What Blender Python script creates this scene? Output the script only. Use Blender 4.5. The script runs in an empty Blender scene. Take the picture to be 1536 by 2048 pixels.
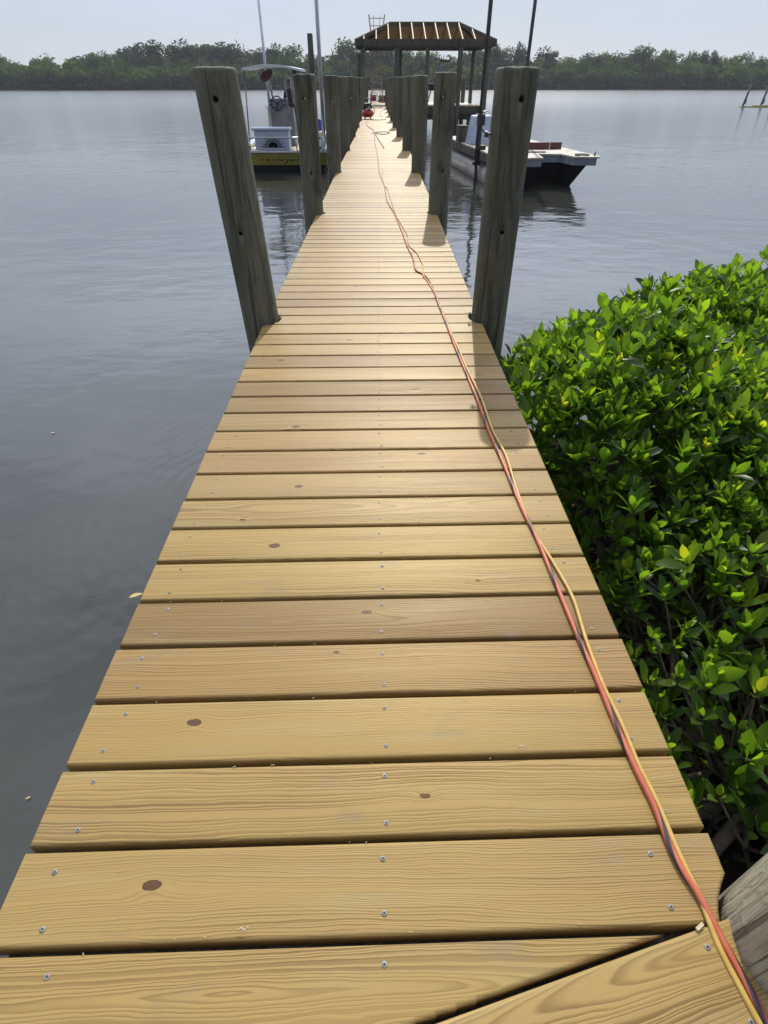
import bpy, bmesh, math, random
import numpy as np
from mathutils import Vector, Matrix, noise as mnoise
random.seed(7); RNG = np.random.default_rng(7)
R = math.radians
S = bpy.context.scene
COL = S.collection
# ------------------------------------------------------------------ camera
F = 1090.0; EYE = 1.06; PITCH = math.atan(866/F); YAW = math.atan(0.0151)
WATER = -1.28
cam = bpy.data.cameras.new('camera'); camo = bpy.data.objects.new('camera', cam); COL.objects.link(camo)
cam.sensor_fit = 'VERTICAL'; cam.sensor_height = 36.0; cam.lens = F/2048*36
cam.clip_start = 0.02; cam.clip_end = 6000
camo.location = (0, 0, EYE)
camo.rotation_euler = (math.pi/2 - PITCH, 0, -YAW)
S.camera = camo
FW = Vector((math.sin(YAW)*math.cos(PITCH), math.cos(YAW)*math.cos(PITCH), -math.sin(PITCH)))
RT = Vector((math.cos(YAW), -math.sin(YAW), 0)); UP = RT.cross(FW)
def at(px, py, h=0.0):
    """point of the level plane z=h that was measured at photo position px,py"""
    d = FW*F + RT*(px-768) + UP*(1024-py)
    t = (h-EYE)/d.z
    return Vector((d.x*t, d.y*t, h))
# ------------------------------------------------------------------ light
HAZE = .00035
SUN_EL, SUN_AZ = 39.5, 6.8          # azimuth measured from +Y towards +X
w = bpy.data.worlds.new('World'); S.world = w; w.use_nodes = True
nt = w.node_tree; nt.nodes.clear()
out = nt.nodes.new('ShaderNodeOutputWorld'); bg = nt.nodes.new('ShaderNodeBackground')
sky = nt.nodes.new('ShaderNodeTexSky'); sky.sky_type = 'NISHITA'; sky.sun_disc = False
sky.sun_elevation = R(SUN_EL); sky.sun_rotation = R(SUN_AZ)
sky.air_density = 1.0; sky.dust_density = .5; sky.ozone_density = 3.0; sky.altitude = 0
tc = nt.nodes.new('ShaderNodeTexCoord'); mp = nt.nodes.new('ShaderNodeMapping'); mp.inputs['Scale'].default_value = (1.1, 1.1, 5.0)
nz = nt.nodes.new('ShaderNodeTexNoise'); nz.inputs['Scale'].default_value = 1.7; nz.inputs['Detail'].default_value = 5; nz.inputs['Roughness'].default_value = .5
rp = nt.nodes.new('ShaderNodeValToRGB'); rp.color_ramp.elements[0].position = .42; rp.color_ramp.elements[0].color = (.78,.78,.78,1); rp.color_ramp.elements[1].position = .68; rp.color_ramp.elements[1].color = (.97,.97,.97,1)
mx = nt.nodes.new('ShaderNodeMix'); mx.data_type = 'RGBA'; mx.inputs[7].default_value = (6.6, 7.2, 8.5, 1)
L = nt.links.new
L(tc.outputs['Generated'], mp.inputs['Vector']); L(mp.outputs[0], nz.inputs['Vector']); L(nz.outputs['Fac'], rp.inputs[0])
gm = nt.nodes.new('ShaderNodeVectorMath'); gm.operation = 'DOT_PRODUCT'; gm.inputs[1].default_value = (math.sin(R(SUN_AZ))*math.cos(R(SUN_EL)), math.cos(R(SUN_AZ))*math.cos(R(SUN_EL)), math.sin(R(SUN_EL)))
L(tc.outputs['Generated'], gm.inputs[0])
ga = nt.nodes.new('ShaderNodeMapRange'); ga.interpolation_type = 'SMOOTHSTEP'; ga.inputs[1].default_value = .55; ga.inputs[2].default_value = 1.0; ga.inputs[3].default_value = .75; ga.inputs[4].default_value = 1.9; L(gm.outputs['Value'], ga.inputs[0])
sz = nt.nodes.new('ShaderNodeSeparateXYZ'); L(tc.outputs['Generated'], sz.inputs[0])
gz = nt.nodes.new('ShaderNodeMapRange'); gz.interpolation_type = 'SMOOTHSTEP'; gz.inputs[1].default_value = .11; gz.inputs[2].default_value = .30; L(sz.outputs[2], gz.inputs[0])
gp = nt.nodes.new('ShaderNodeMath'); gp.operation = 'MULTIPLY_ADD'; gp.inputs[2].default_value = 1.0; L(gz.outputs[0], gp.inputs[0]); L(ga.outputs[0], gp.inputs[1])
gs = nt.nodes.new('ShaderNodeVectorMath'); gs.operation = 'SCALE'; gs.inputs[0].default_value = (6.4, 7.05, 8.4)
gb = nt.nodes.new('ShaderNodeMapRange'); gb.interpolation_type = 'SMOOTHSTEP'; gb.inputs[1].default_value = -.5; gb.inputs[2].default_value = .62; gb.inputs[3].default_value = .38; gb.inputs[4].default_value = 1.0; L(gm.outputs['Value'], gb.inputs[0])
gc = nt.nodes.new('ShaderNodeMapRange'); gc.inputs[1].default_value = .35; gc.inputs[2].default_value = .66; gc.inputs[3].default_value = .90; gc.inputs[4].default_value = 1.07; L(nz.outputs['Fac'], gc.inputs[0])
g1 = nt.nodes.new('ShaderNodeMath'); g1.operation = 'MULTIPLY'; L(gb.outputs[0], g1.inputs[0]); L(gc.outputs[0], g1.inputs[1])
g2_ = nt.nodes.new('ShaderNodeMath'); g2_.operation = 'MULTIPLY'; L(g1.outputs[0], g2_.inputs[0]); L(gp.outputs[0], g2_.inputs[1]); L(g2_.outputs[0], gs.inputs['Scale']);  L(gs.outputs[0], mx.inputs[7])
L(rp.outputs[0], mx.inputs[0]); L(sky.outputs[0], mx.inputs[6]); L(mx.outputs[2], bg.inputs['Color'])
bg.inputs['Strength'].default_value = 0.10; L(bg.outputs[0], out.inputs[0])
sd = bpy.data.lights.new('sun', 'SUN'); sd.energy = 4.0; sd.angle = R(0.6); sd.color = (1.0, .94, .82)
so = bpy.data.objects.new('sun', sd); COL.objects.link(so)
sdir = Vector((math.sin(R(SUN_AZ))*math.cos(R(SUN_EL)), math.cos(R(SUN_AZ))*math.cos(R(SUN_EL)), math.sin(R(SUN_EL))))
so.rotation_euler = sdir.to_track_quat('Z', 'Y').to_euler(); so.location = (0, 0, 30)
S.view_settings.view_transform = 'Standard'; S.view_settings.look = 'None'; S.view_settings.exposure = -0.10; S.view_settings.gamma = 1
# ------------------------------------------------------------------ material helpers
class NT:
    def __init__(s, name):
        s.m = bpy.data.materials.new(name); s.m.use_nodes = True; s.t = s.m.node_tree; s.t.nodes.clear()
        s.out = s.t.nodes.new('ShaderNodeOutputMaterial')
    def n(s, typ, **kw):
        x = s.t.nodes.new('ShaderNode'+typ)
        for k, v in kw.items():
            if k[0] == 'i' and k[1:].isdigit(): s.set(x.inputs[int(k[1:])], v)
            elif k.startswith('in_'): s.set(x.inputs[k[3:].replace('_', ' ')], v)
            else: setattr(x, k, v)
        return x
    def set(s, sock, v):
        if hasattr(v, 'is_output') or hasattr(v, 'links'): s.t.links.new(v, sock)
        else: sock.default_value = v
    def math(s, op, a, b=0.0, c=None, clamp=False):
        x = s.t.nodes.new('ShaderNodeMath'); x.operation = op; x.use_clamp = clamp
        s.set(x.inputs[0], a); s.set(x.inputs[1], b)
        if c is not None: s.set(x.inputs[2], c)
        return x.outputs[0]
    def mix(s, f, a, b, blend='MIX'):
        x = s.t.nodes.new('ShaderNodeMix'); x.data_type = 'RGBA'; x.blend_type = blend
        s.set(x.inputs[0], f); s.set(x.inputs[6], c4(a)); s.set(x.inputs[7], c4(b)); return x.outputs[2]
    def ramp(s, f, pts, interp='LINEAR'):
        x = s.t.nodes.new('ShaderNodeValToRGB'); cr = x.color_ramp; cr.interpolation = interp
        while len(cr.elements) < len(pts): cr.elements.new(.5)
        for e, (p, c) in zip(cr.elements, pts): e.position = p; e.color = c4(c) if not isinstance(c, (int, float)) else (c, c, c, 1)
        s.set(x.inputs[0], f); return x.outputs[0]
    def comb(s, x_, y_, z_=0.0):
        x = s.t.nodes.new('ShaderNodeCombineXYZ'); s.set(x.inputs[0], x_); s.set(x.inputs[1], y_); s.set(x.inputs[2], z_); return x.outputs[0]
    def noise(s, vec, scale=1.0, detail=3.0, rough=.5, dist=0.0):
        x = s.t.nodes.new('ShaderNodeTexNoise'); s.set(x.inputs['Vector'], vec); x.inputs['Scale'].default_value = scale
        x.inputs['Detail'].default_value = detail; x.inputs['Roughness'].default_value = rough; x.inputs['Distortion'].default_value = dist
        return x.outputs['Fac']
    def mapv(s, vec, scale=(1,1,1), loc=(0,0,0), rot=(0,0,0)):
        x = s.t.nodes.new('ShaderNodeMapping'); s.set(x.inputs['Vector'], vec); x.inputs['Scale'].default_value = scale
        s.set(x.inputs['Location'], loc); x.inputs['Rotation'].default_value = rot; return x.outputs[0]
    def bsdf(s, col, rough=.5, metal=0.0, spec=.5, bump=None, bs=.3, bd=.01, **kw):
        p = s.t.nodes.new('ShaderNodeBsdfPrincipled'); s.set(p.inputs['Base Color'], c4(col)); s.set(p.inputs['Roughness'], rough)
        p.inputs['Metallic'].default_value = metal; s.set(p.inputs['Specular IOR Level'], spec)
        for k, v in kw.items(): s.set(p.inputs[k.replace('_', ' ')], v)
        if bump is not None:
            b = s.t.nodes.new('ShaderNodeBump'); b.inputs['Strength'].default_value = bs; b.inputs['Distance'].default_value = bd
            s.set(b.inputs['Height'], bump); s.t.links.new(b.outputs[0], p.inputs['Normal'])
        s.p = p; return p
    def done(s, sh=None):
        s.t.links.new((sh or s.p).outputs[0], s.out.inputs['Surface']); return s.m
def c4(v):
    if isinstance(v, tuple) and len(v) == 3: return (*v, 1.0)
    return v
def simple(name, col, rough=.5, metal=0.0, spec=.5, var=.12, scale=6.0, bs=.1):
    k = NT(name); g = k.n('TexCoord').outputs['Object']; n = k.noise(g, scale, 4, .6)
    dk = tuple(c*(1-2*var) for c in col); lt = tuple(min(1, c*(1+2*var)) for c in col)
    k.bsdf(k.ramp(n, [(.3, dk), (.7, lt)]), k.math('ADD', rough-.06, k.math('MULTIPLY', n, .12)), metal, spec, bump=k.noise(g, scale*12, 3, .6), bs=bs, bd=.002)
    return k.done()
M = {}
# pine decking: growth rings cut along the board
def pine():
    k = NT('pine_decking')
    uv = k.n('UVMap', uv_map='UVMap').outputs[0]; sp = k.n('SeparateXYZ', i0=uv); u, v = sp.outputs[0], sp.outputs[1]
    A = k.n('Attribute', attribute_name='grain'); sa = k.n('SeparateXYZ', i0=A.outputs['Vector']); v0, d0, tilt = sa.outputs; seed = A.outputs['Alpha']
    B = k.n('Attribute', attribute_name='knot'); sb = k.n('SeparateXYZ', i0=B.outputs['Vector']); ku, kv, kr = sb.outputs; tone = B.outputs['Alpha']
    so_ = k.math('MULTIPLY', seed, 37.0)
    n1 = k.noise(k.comb(k.math('MULTIPLY', u, 1.6), k.math('MULTIPLY', v, 5.0), so_), 1.0, 2, .5)
    n2 = k.noise(k.comb(k.math('MULTIPLY', u, 9.0), k.math('MULTIPLY', v, 45.0), so_), 1.0, 2, .5)
    vv = k.math('ADD', k.math('SUBTRACT', v, v0), k.math('ADD', k.math('MULTIPLY', k.math('SUBTRACT', n1, .5), .05), k.math('MULTIPLY', k.math('SUBTRACT', n2, .5), .010)))
    # knot field
    du = k.math('MULTIPLY', k.math('SUBTRACT', u, ku), .52); dv = k.math('SUBTRACT', v, kv)
    dk = k.math('SQRT', k.math('ADD', k.math('MULTIPLY', du, du), k.math('MULTIPLY', dv, dv)))
    dkn = k.math('ADD', dk, k.math('MULTIPLY', k.math('SUBTRACT', k.noise(k.comb(u, v, so_), 65, 2), .5), .006))
    kn = k.math('DIVIDE', dk, k.math('ADD', k.math('MULTIPLY', kr, 2.2), .001))
    bend = k.math('MULTIPLY', k.math('EXPONENT', k.math('MULTIPLY', k.math('MULTIPLY', kn, kn), -1.0)), k.math('MULTIPLY', kr, 1.7))
    nd = k.noise(k.comb(k.math('MULTIPLY', u, .9), 0.0, k.math('ADD', so_, 5.0)), 1.0, 2, .5)
    d = k.math('ADD', k.math('ADD', d0, k.math('MULTIPLY', tilt, u)), k.math('MULTIPLY', k.math('SUBTRACT', nd, .5), .10))
    r = k.math('SUBTRACT', k.math('SQRT', k.math('ADD', k.math('MULTIPLY', vv, vv), k.math('MULTIPLY', d, d))), bend)
    per = k.math('ADD', .0040, k.math('MULTIPLY', k.math('FRACT', k.math('MULTIPLY', seed, 7.3)), .0042))
    rr = k.math('DIVIDE', r, per)
    # uneven ring widths
    rr = k.math('ADD', rr, k.math('MULTIPLY', k.noise(k.comb(rr, so_, 0.0), .30, 2), 4.6))
    fr = k.math('FRACT', rr)
    late = k.ramp(fr, [(0, 0.0), (.35, .05), (.72, .85), (.86, 1.0), (.97, 0.1), (1.0, 0.0)])
    fade = k.ramp(k.noise(k.comb(k.math('MULTIPLY', u, 1.3), k.math('MULTIPLY', v, 16), so_), 1.0, 3, .6), [(.28, .10), (.66, 1.0)])
    late = k.math('MULTIPLY', late, fade)
    fib = k.noise(k.comb(k.math('MULTIPLY', u, 22), k.math('MULTIPLY', v, 900), so_), 1.0, 3, .6)
    broad = k.noise(k.comb(k.math('MULTIPLY', u, 1.1), k.math('MULTIPLY', v, 11), so_), 1.0, 3, .55)
    base = k.ramp(tone, [(0, (.255,.162,.062)), (.2, (.325,.218,.084)), (.5, (.350,.236,.080)), (.75, (.325,.205,.078)), (1, (.205,.128,.048))])
    base = k.mix(k.math('MULTIPLY', k.ramp(broad, [(.5, 0.0), (.72, 1.0)]), .55), base, (.30,.185,.080))
    base = k.mix(k.math('MULTIPLY', k.ramp(k.noise(k.comb(k.math('MULTIPLY', u, 2.3), k.math('MULTIPLY', v, 26), k.math('ADD', so_, 9.0)), 1.0, 2), [(.56, 0.0), (.7, 1.0)]), .30), base, (.33,.28,.14))
    cont = k.math('ADD', .66, k.math('MULTIPLY', k.math('FRACT', k.math('MULTIPLY', seed, 3.7)), .32))
    col = k.mix(k.math('MULTIPLY', late, cont), base, (.115,.063,.022))
    col = k.mix(k.math('MULTIPLY', k.math('SUBTRACT', fib, .35, clamp=True), .55), col, (.24,.15,.07))
    # pitch specks and grey smudges
    smu = k.ramp(k.noise(k.comb(u, k.math('MULTIPLY', v, 2.5), so_), 5.0, 4, .6), [(.60, 0.0), (.78, 1.0)])
    col = k.mix(k.math('MULTIPLY', smu, .60), col, (.19,.155,.11))
    spk = k.ramp(k.noise(k.comb(k.math('MULTIPLY', u, 55), k.math('MULTIPLY', v, 260), so_), 1.0, 2), [(.73, 0.0), (.80, 1.0)])
    col = k.mix(k.math('MULTIPLY', spk, .5), col, (.10,.06,.035))
    # knots
    kin = k.math('DIVIDE', dkn, k.math('ADD', kr, .0001))
    halo = k.ramp(kin, [(.0, 1.0), (.9, .9), (1.05, .55), (1.9, 0.0)])
    col = k.mix(k.math('MULTIPLY', halo, .55), col, (.17,.075,.03))
    col = k.mix(k.ramp(kin, [(.0, 1.0), (.95, 1.0), (1.08, 0.0)]), col, (.10,.048,.025))
    kring = k.math('MULTIPLY', k.math('SINE', k.math('MULTIPLY', kin, 19.0)), k.ramp(kin, [(.0, .5), (.95, .5), (1.0, 0.0)]), clamp=True)
    col = k.mix(kring, col, (.05,.024,.014))
    core = k.ramp(kin, [(.0, .5), (.25, .1), (.72, .1), (.9, .85), (1.0, .6), (1.12, 0.0)])
    col = k.mix(core, col, (.055,.03,.02))
    rough = k.math('ADD', .40, k.math('MULTIPLY', fib, .16))
    hgt = k.math('SUBTRACT', k.math('MULTIPLY', fib, .35), k.math('MULTIPLY', late, .5))
    k.bsdf(col, rough, 0, .30, Specular_Tint=(1.0,.86,.60,1.0), bump=hgt, bs=.5, bd=.0015)
    return k.done()
M['pine'] = pine()
def weathered(name, lt, mid, dk, zs=1.0, rough=.8):
    k = NT(name); g = k.n('TexCoord').outputs['Object']; rnd = k.n('ObjectInfo').outputs['Random']
    off = k.comb(k.math('MULTIPLY', rnd, 31.0), k.math('MULTIPLY', rnd, 17.0), k.math('MULTIPLY', rnd, 47.0))
    g2 = k.n('VectorMath', operation='ADD', i0=g, i1=off).outputs[0]
    a = k.noise(k.mapv(g2, (9, 9, 1.3*zs)), 1.0, 5, .62, .9)
    b = k.noise(k.mapv(g2, (2.2, 2.2, 1.4*zs)), 1.0, 3, .55)
    c = k.noise(k.mapv(g2, (110, 110, 3.5*zs)), 1.0, 3, .6)
    s = k.n('SeparateXYZ', i0=g2).outputs
    # cathedral figure on the tangent face
    rr = k.math('ADD', k.math('MULTIPLY', a, 11.0), k.math('MULTIPLY', b, 9.0)); fr = k.math('FRACT', rr)
    fig = k.ramp(fr, [(0, 0.0), (.45, .15), (.8, 1.0), (1.0, 0.0)])
    col = k.ramp(b, [(.34, mid), (.62, lt)])
    col = k.mix(k.math('MULTIPLY', fig, .33), col, dk)
    col = k.mix(k.math('MULTIPLY', k.ramp(a, [(.50, 0.0), (.62, 1.0)]), .72), col, dk)
    col = k.mix(k.math('MULTIPLY', c, .35), col, dk)
    chk = k.ramp(k.noise(k.mapv(g2, (55, 55, 1.1)), 1.0, 3, .6), [(.60, 0.0), (.66, 1.0)])
    col = k.mix(k.math('MULTIPLY', chk, .6), col, (.02,.02,.016))
    gr = k.noise(k.mapv(g2, (1.4, 1.4, .9)), 1.0, 2)
    col = k.mix(k.math('MULTIPLY', k.ramp(gr, [(.48, 0.0), (.68, 1.0)]), .40), col, (.095,.110,.080))
    k.bsdf(col, rough, 0, .3, bump=k.math('SUBTRACT', k.math('ADD', c, k.math('MULTIPLY', fig, .3)), k.math('MULTIPLY', chk, 1.2)), bs=.8, bd=.006); return k.done()
M['piling'] = weathered('weathered_piling', (.205,.195,.140), (.125,.118,.086), (.028,.029,.022))
M['piling_pale'] = weathered('pale_weathered_piling', (.42,.39,.29), (.30,.28,.21), (.12,.11,.08))
M['grey_wood'] = weathered('grey_timber', (.17,.145,.11), (.11,.095,.075), (.04,.036,.032))
M['dark_timber'] = weathered('dark_timber', (.12,.10,.075), (.09,.075,.06), (.03,.026,.024))
M['plywood'] = simple('plywood', (.27,.155,.065), .7, var=.15, scale=2)
M['new_lumber'] = simple('new_lumber', (.52,.42,.26), .6, var=.06, scale=3)
M['white_paint'] = simple('white_gelcoat', (.62,.64,.68), .3, var=.04, scale=3, bs=.03)
M['grey_paint'] = simple('grey_blue_paint', (.19,.21,.26), .55, var=.15, scale=4)
M['seat_white'] = simple('cool_white_plastic', (.42,.48,.60), .4, var=.05, scale=3, bs=.03)
M['yellow_hull'] = simple('yellow_hull_paint', (.19,.155,.012), .35, var=.10, scale=3, bs=.03)
M['black_hull'] = simple('black_bottom_paint', (.006,.007,.009), .6, spec=.1, var=.2, scale=3)
M['black'] = simple('black_plastic', (.012,.012,.014), .45, var=.2, scale=8)
M['navy'] = simple('navy_cloth', (.012,.014,.028), .8, var=.2, scale=14)
M['silver'] = simple('anodised_tube', (.42,.43,.46), .35, metal=.8, var=.08, scale=8, bs=.03)
M['aluminium'] = simple('dull_aluminium', (.36,.33,.30), .5, metal=.35, var=.18, scale=4)
M['console_grey'] = simple('brushed_console', (.23,.215,.225), .35, metal=.5, var=.15, scale=3, bs=.05)
M['rubber_dark'] = simple('dark_tube', (.05,.045,.05), .5, var=.2, scale=6)
M['red'] = simple('red_enamel', (.32,.012,.014), .3, var=.12, scale=6, bs=.03)
M['maroon'] = simple('maroon_nylon', (.09,.03,.035), .7, var=.25, scale=9)
M['redbrown'] = simple('red_brown_board', (.10,.028,.022), .6, var=.25, scale=4)
M['boat_carpet'] = simple('sun_bleached_ply', (.46,.41,.34), .8, var=.2, scale=3)
M['blue_fibreglass'] = simple('blue_fibreglass', (.10,.22,.28), .45, var=.08, scale=6)
M['orange_fibreglass'] = simple('orange_fibreglass', (.40,.29,.20), .5, var=.12, scale=6)
M['rafter'] = simple('rafter_lumber', (.34,.26,.15), .65, var=.1, scale=3)
M['rung'] = simple('rung_metal', (.62,.50,.33), .4, metal=.3, var=.08, scale=6)
M['blue_cloth'] = simple('blue_cloth', (.05,.05,.35), .8, var=.25, scale=20)
M['skin'] = simple('skin', (.17,.085,.055), .55, var=.1, scale=12)
M['trousers'] = simple('dark_trousers', (.03,.03,.04), .85, var=.2, scale=12)
M['yellow_boom'] = simple('faded_yellow_board', (.42,.34,.10), .6, var=.2, scale=3)
M['screw'] = simple('zinc_screw', (.24,.23,.21), .6, metal=.4, var=.15, scale=90, bs=.05)
M['screw_socket'] = simple('screw_socket', (.03,.025,.02), .7, var=.2, scale=50)
M['bark'] = simple('mangrove_bark', (.10,.075,.055), .85, var=.3, scale=18, bs=.5)
M['dry_leaf'] = simple('dry_leaf', (.50,.38,.13), .5, var=.15, scale=30)
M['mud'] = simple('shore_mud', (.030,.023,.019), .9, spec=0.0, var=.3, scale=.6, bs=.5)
M['shore_grass'] = simple('shore_ground', (.020,.024,.012), .95, spec=0.0, var=.3, scale=.3, bs=.5)
M['ink'] = simple('black_vinyl', (.004,.004,.005), .6, spec=.05, var=.1, scale=8)
def cords():
    k = NT('orange_and_black_cord'); uv = k.n('UVMap', uv_map='UVMap').outputs[0]; s = k.n('SeparateXYZ', i0=uv).outputs
    x = k.math('FRACT', k.math('ADD', k.math('MULTIPLY', s[0], 4.6), s[1]))
    m = k.ramp(x, [(.0, 0.0), (.40, 0.0), (.43, 1.0), (.62, 1.0), (.65, 0.0)])
    n = k.noise(k.n('TexCoord').outputs['Object'], 40, 3)
    k.bsdf(k.mix(m, k.ramp(n, [(.3, (.40,.085,.040)), (.7, (.50,.13,.065))]), (.030,.026,.040)), .45, 0, .5); M['cord_orange'] = k.done()
    k = NT('yellow_cord'); n = k.noise(k.n('TexCoord').outputs['Object'], 40, 3)
    k.bsdf(k.ramp(n, [(.3, (.44,.27,.06)), (.7, (.56,.36,.09))]), .45); M['cord_yellow'] = k.done()
    M['hose'] = simple('dusky_hose', (.16,.07,.05), .55, var=.2, scale=20)
cords()
def water():
    k = NT('sea_water'); g = k.n('TexCoord').outputs['Object']
    a = k.noise(k.mapv(g, (5.5, 9.0, 1), rot=(0, 0, .25)), 1.0, 3, .5, .4)
    b = k.noise(k.mapv(g, (1.3, 2.0, 1), rot=(0, 0, -.3)), 1.0, 2, .5)
    c = k.noise(k.mapv(g, (.25, .5, 1)), 1.0, 2)
    patch = k.ramp(k.noise(k.mapv(g, (.16, .22, 1)), 1.0, 3, .5), [(.40, .22), (.62, 1.0)])
    h = k.math('ADD', k.math('MULTIPLY', k.math('MULTIPLY', a, patch), .30), k.math('ADD', k.math('MULTIPLY', b, .85), k.math('MULTIPLY', c, .7)))
    dd = k.n('VectorMath', operation='DISTANCE', i0=g, i1=(-.66, 3.12, 0.0)).outputs['Value']
    ring = k.math('MULTIPLY', k.math('SINE', k.math('MULTIPLY', k.math('ADD', dd, k.math('MULTIPLY', b, .22)), 62.0)), k.math('EXPONENT', k.math('MULTIPLY', dd, -1.1)))
    d2 = k.n('VectorMath', operation='DISTANCE', i0=g, i1=(-1.9, 2.2, 0.0)).outputs['Value']
    ring2 = k.math('MULTIPLY', k.math('SINE', k.math('MULTIPLY', k.math('ADD', d2, k.math('MULTIPLY', b, .15)), 48.0)), k.math('EXPONENT', k.math('MULTIPLY', d2, -.9)))
    h = k.math('ADD', h, k.math('ADD', k.math('MULTIPLY', ring, .06), k.math('MULTIPLY', ring2, .018)))
    col = k.ramp(k.noise(g, .7, 3, .6), [(.3, (.026,.028,.023)), (.7, (.046,.046,.038))])
    yy = k.n('SeparateXYZ', i0=g).outputs[1]; wind = k.ramp(k.math('DIVIDE', yy, 150.0), [(.10, .05), (.25, .15), (.6, .25)])
    k.bsdf(col, wind, 0, .5, bump=h, bs=.50, bd=.035, IOR=1.48); return k.done()
M['water'] = water()
def leafmat(name, gloss=.38, tr=.45, cols=None, boost=1.0, spec=.5, tl_r=2.25):
    k = NT(name); A = k.n('Attribute', attribute_name='tint'); t = k.n('SeparateXYZ', i0=A.outputs['Vector']).outputs
    n = k.noise(k.n('TexCoord').outputs['Object'], 14, 2)
    col = k.ramp(t[0], cols); col = k.mix(k.math('MULTIPLY', n, .25), col, (.02,.04,.01))
    p = k.bsdf(col, gloss, 0, spec)
    tl = k.n('BsdfTranslucent'); k.set(tl.inputs[0], k.mix(1.0, col, (tl_r*boost, 2.3*boost, .5*boost), 'MULTIPLY'))
    m = k.n('MixShader'); m.inputs[0].default_value = tr; k.t.links.new(p.outputs[0], m.inputs[1]); k.t.links.new(tl.outputs[0], m.inputs[2])
    return k.done(m)
M['leaf'] = leafmat('mangrove_leaf', .38, .55, [(0, (.018,.038,.010)), (.35, (.046,.088,.016)), (.75, (.090,.150,.022)), (.97, (.135,.20,.028)), (1, (.20,.22,.03))], 1.6, .35)
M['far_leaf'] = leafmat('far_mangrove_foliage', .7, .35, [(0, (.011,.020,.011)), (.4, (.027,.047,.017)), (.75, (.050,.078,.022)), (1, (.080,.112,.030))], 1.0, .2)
M['far_dark'] = leafmat('dark_tree_foliage', .7, .2, [(0, (.014,.022,.022)), (.5, (.030,.042,.032)), (1, (.055,.066,.048))], .9, .2)
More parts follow.
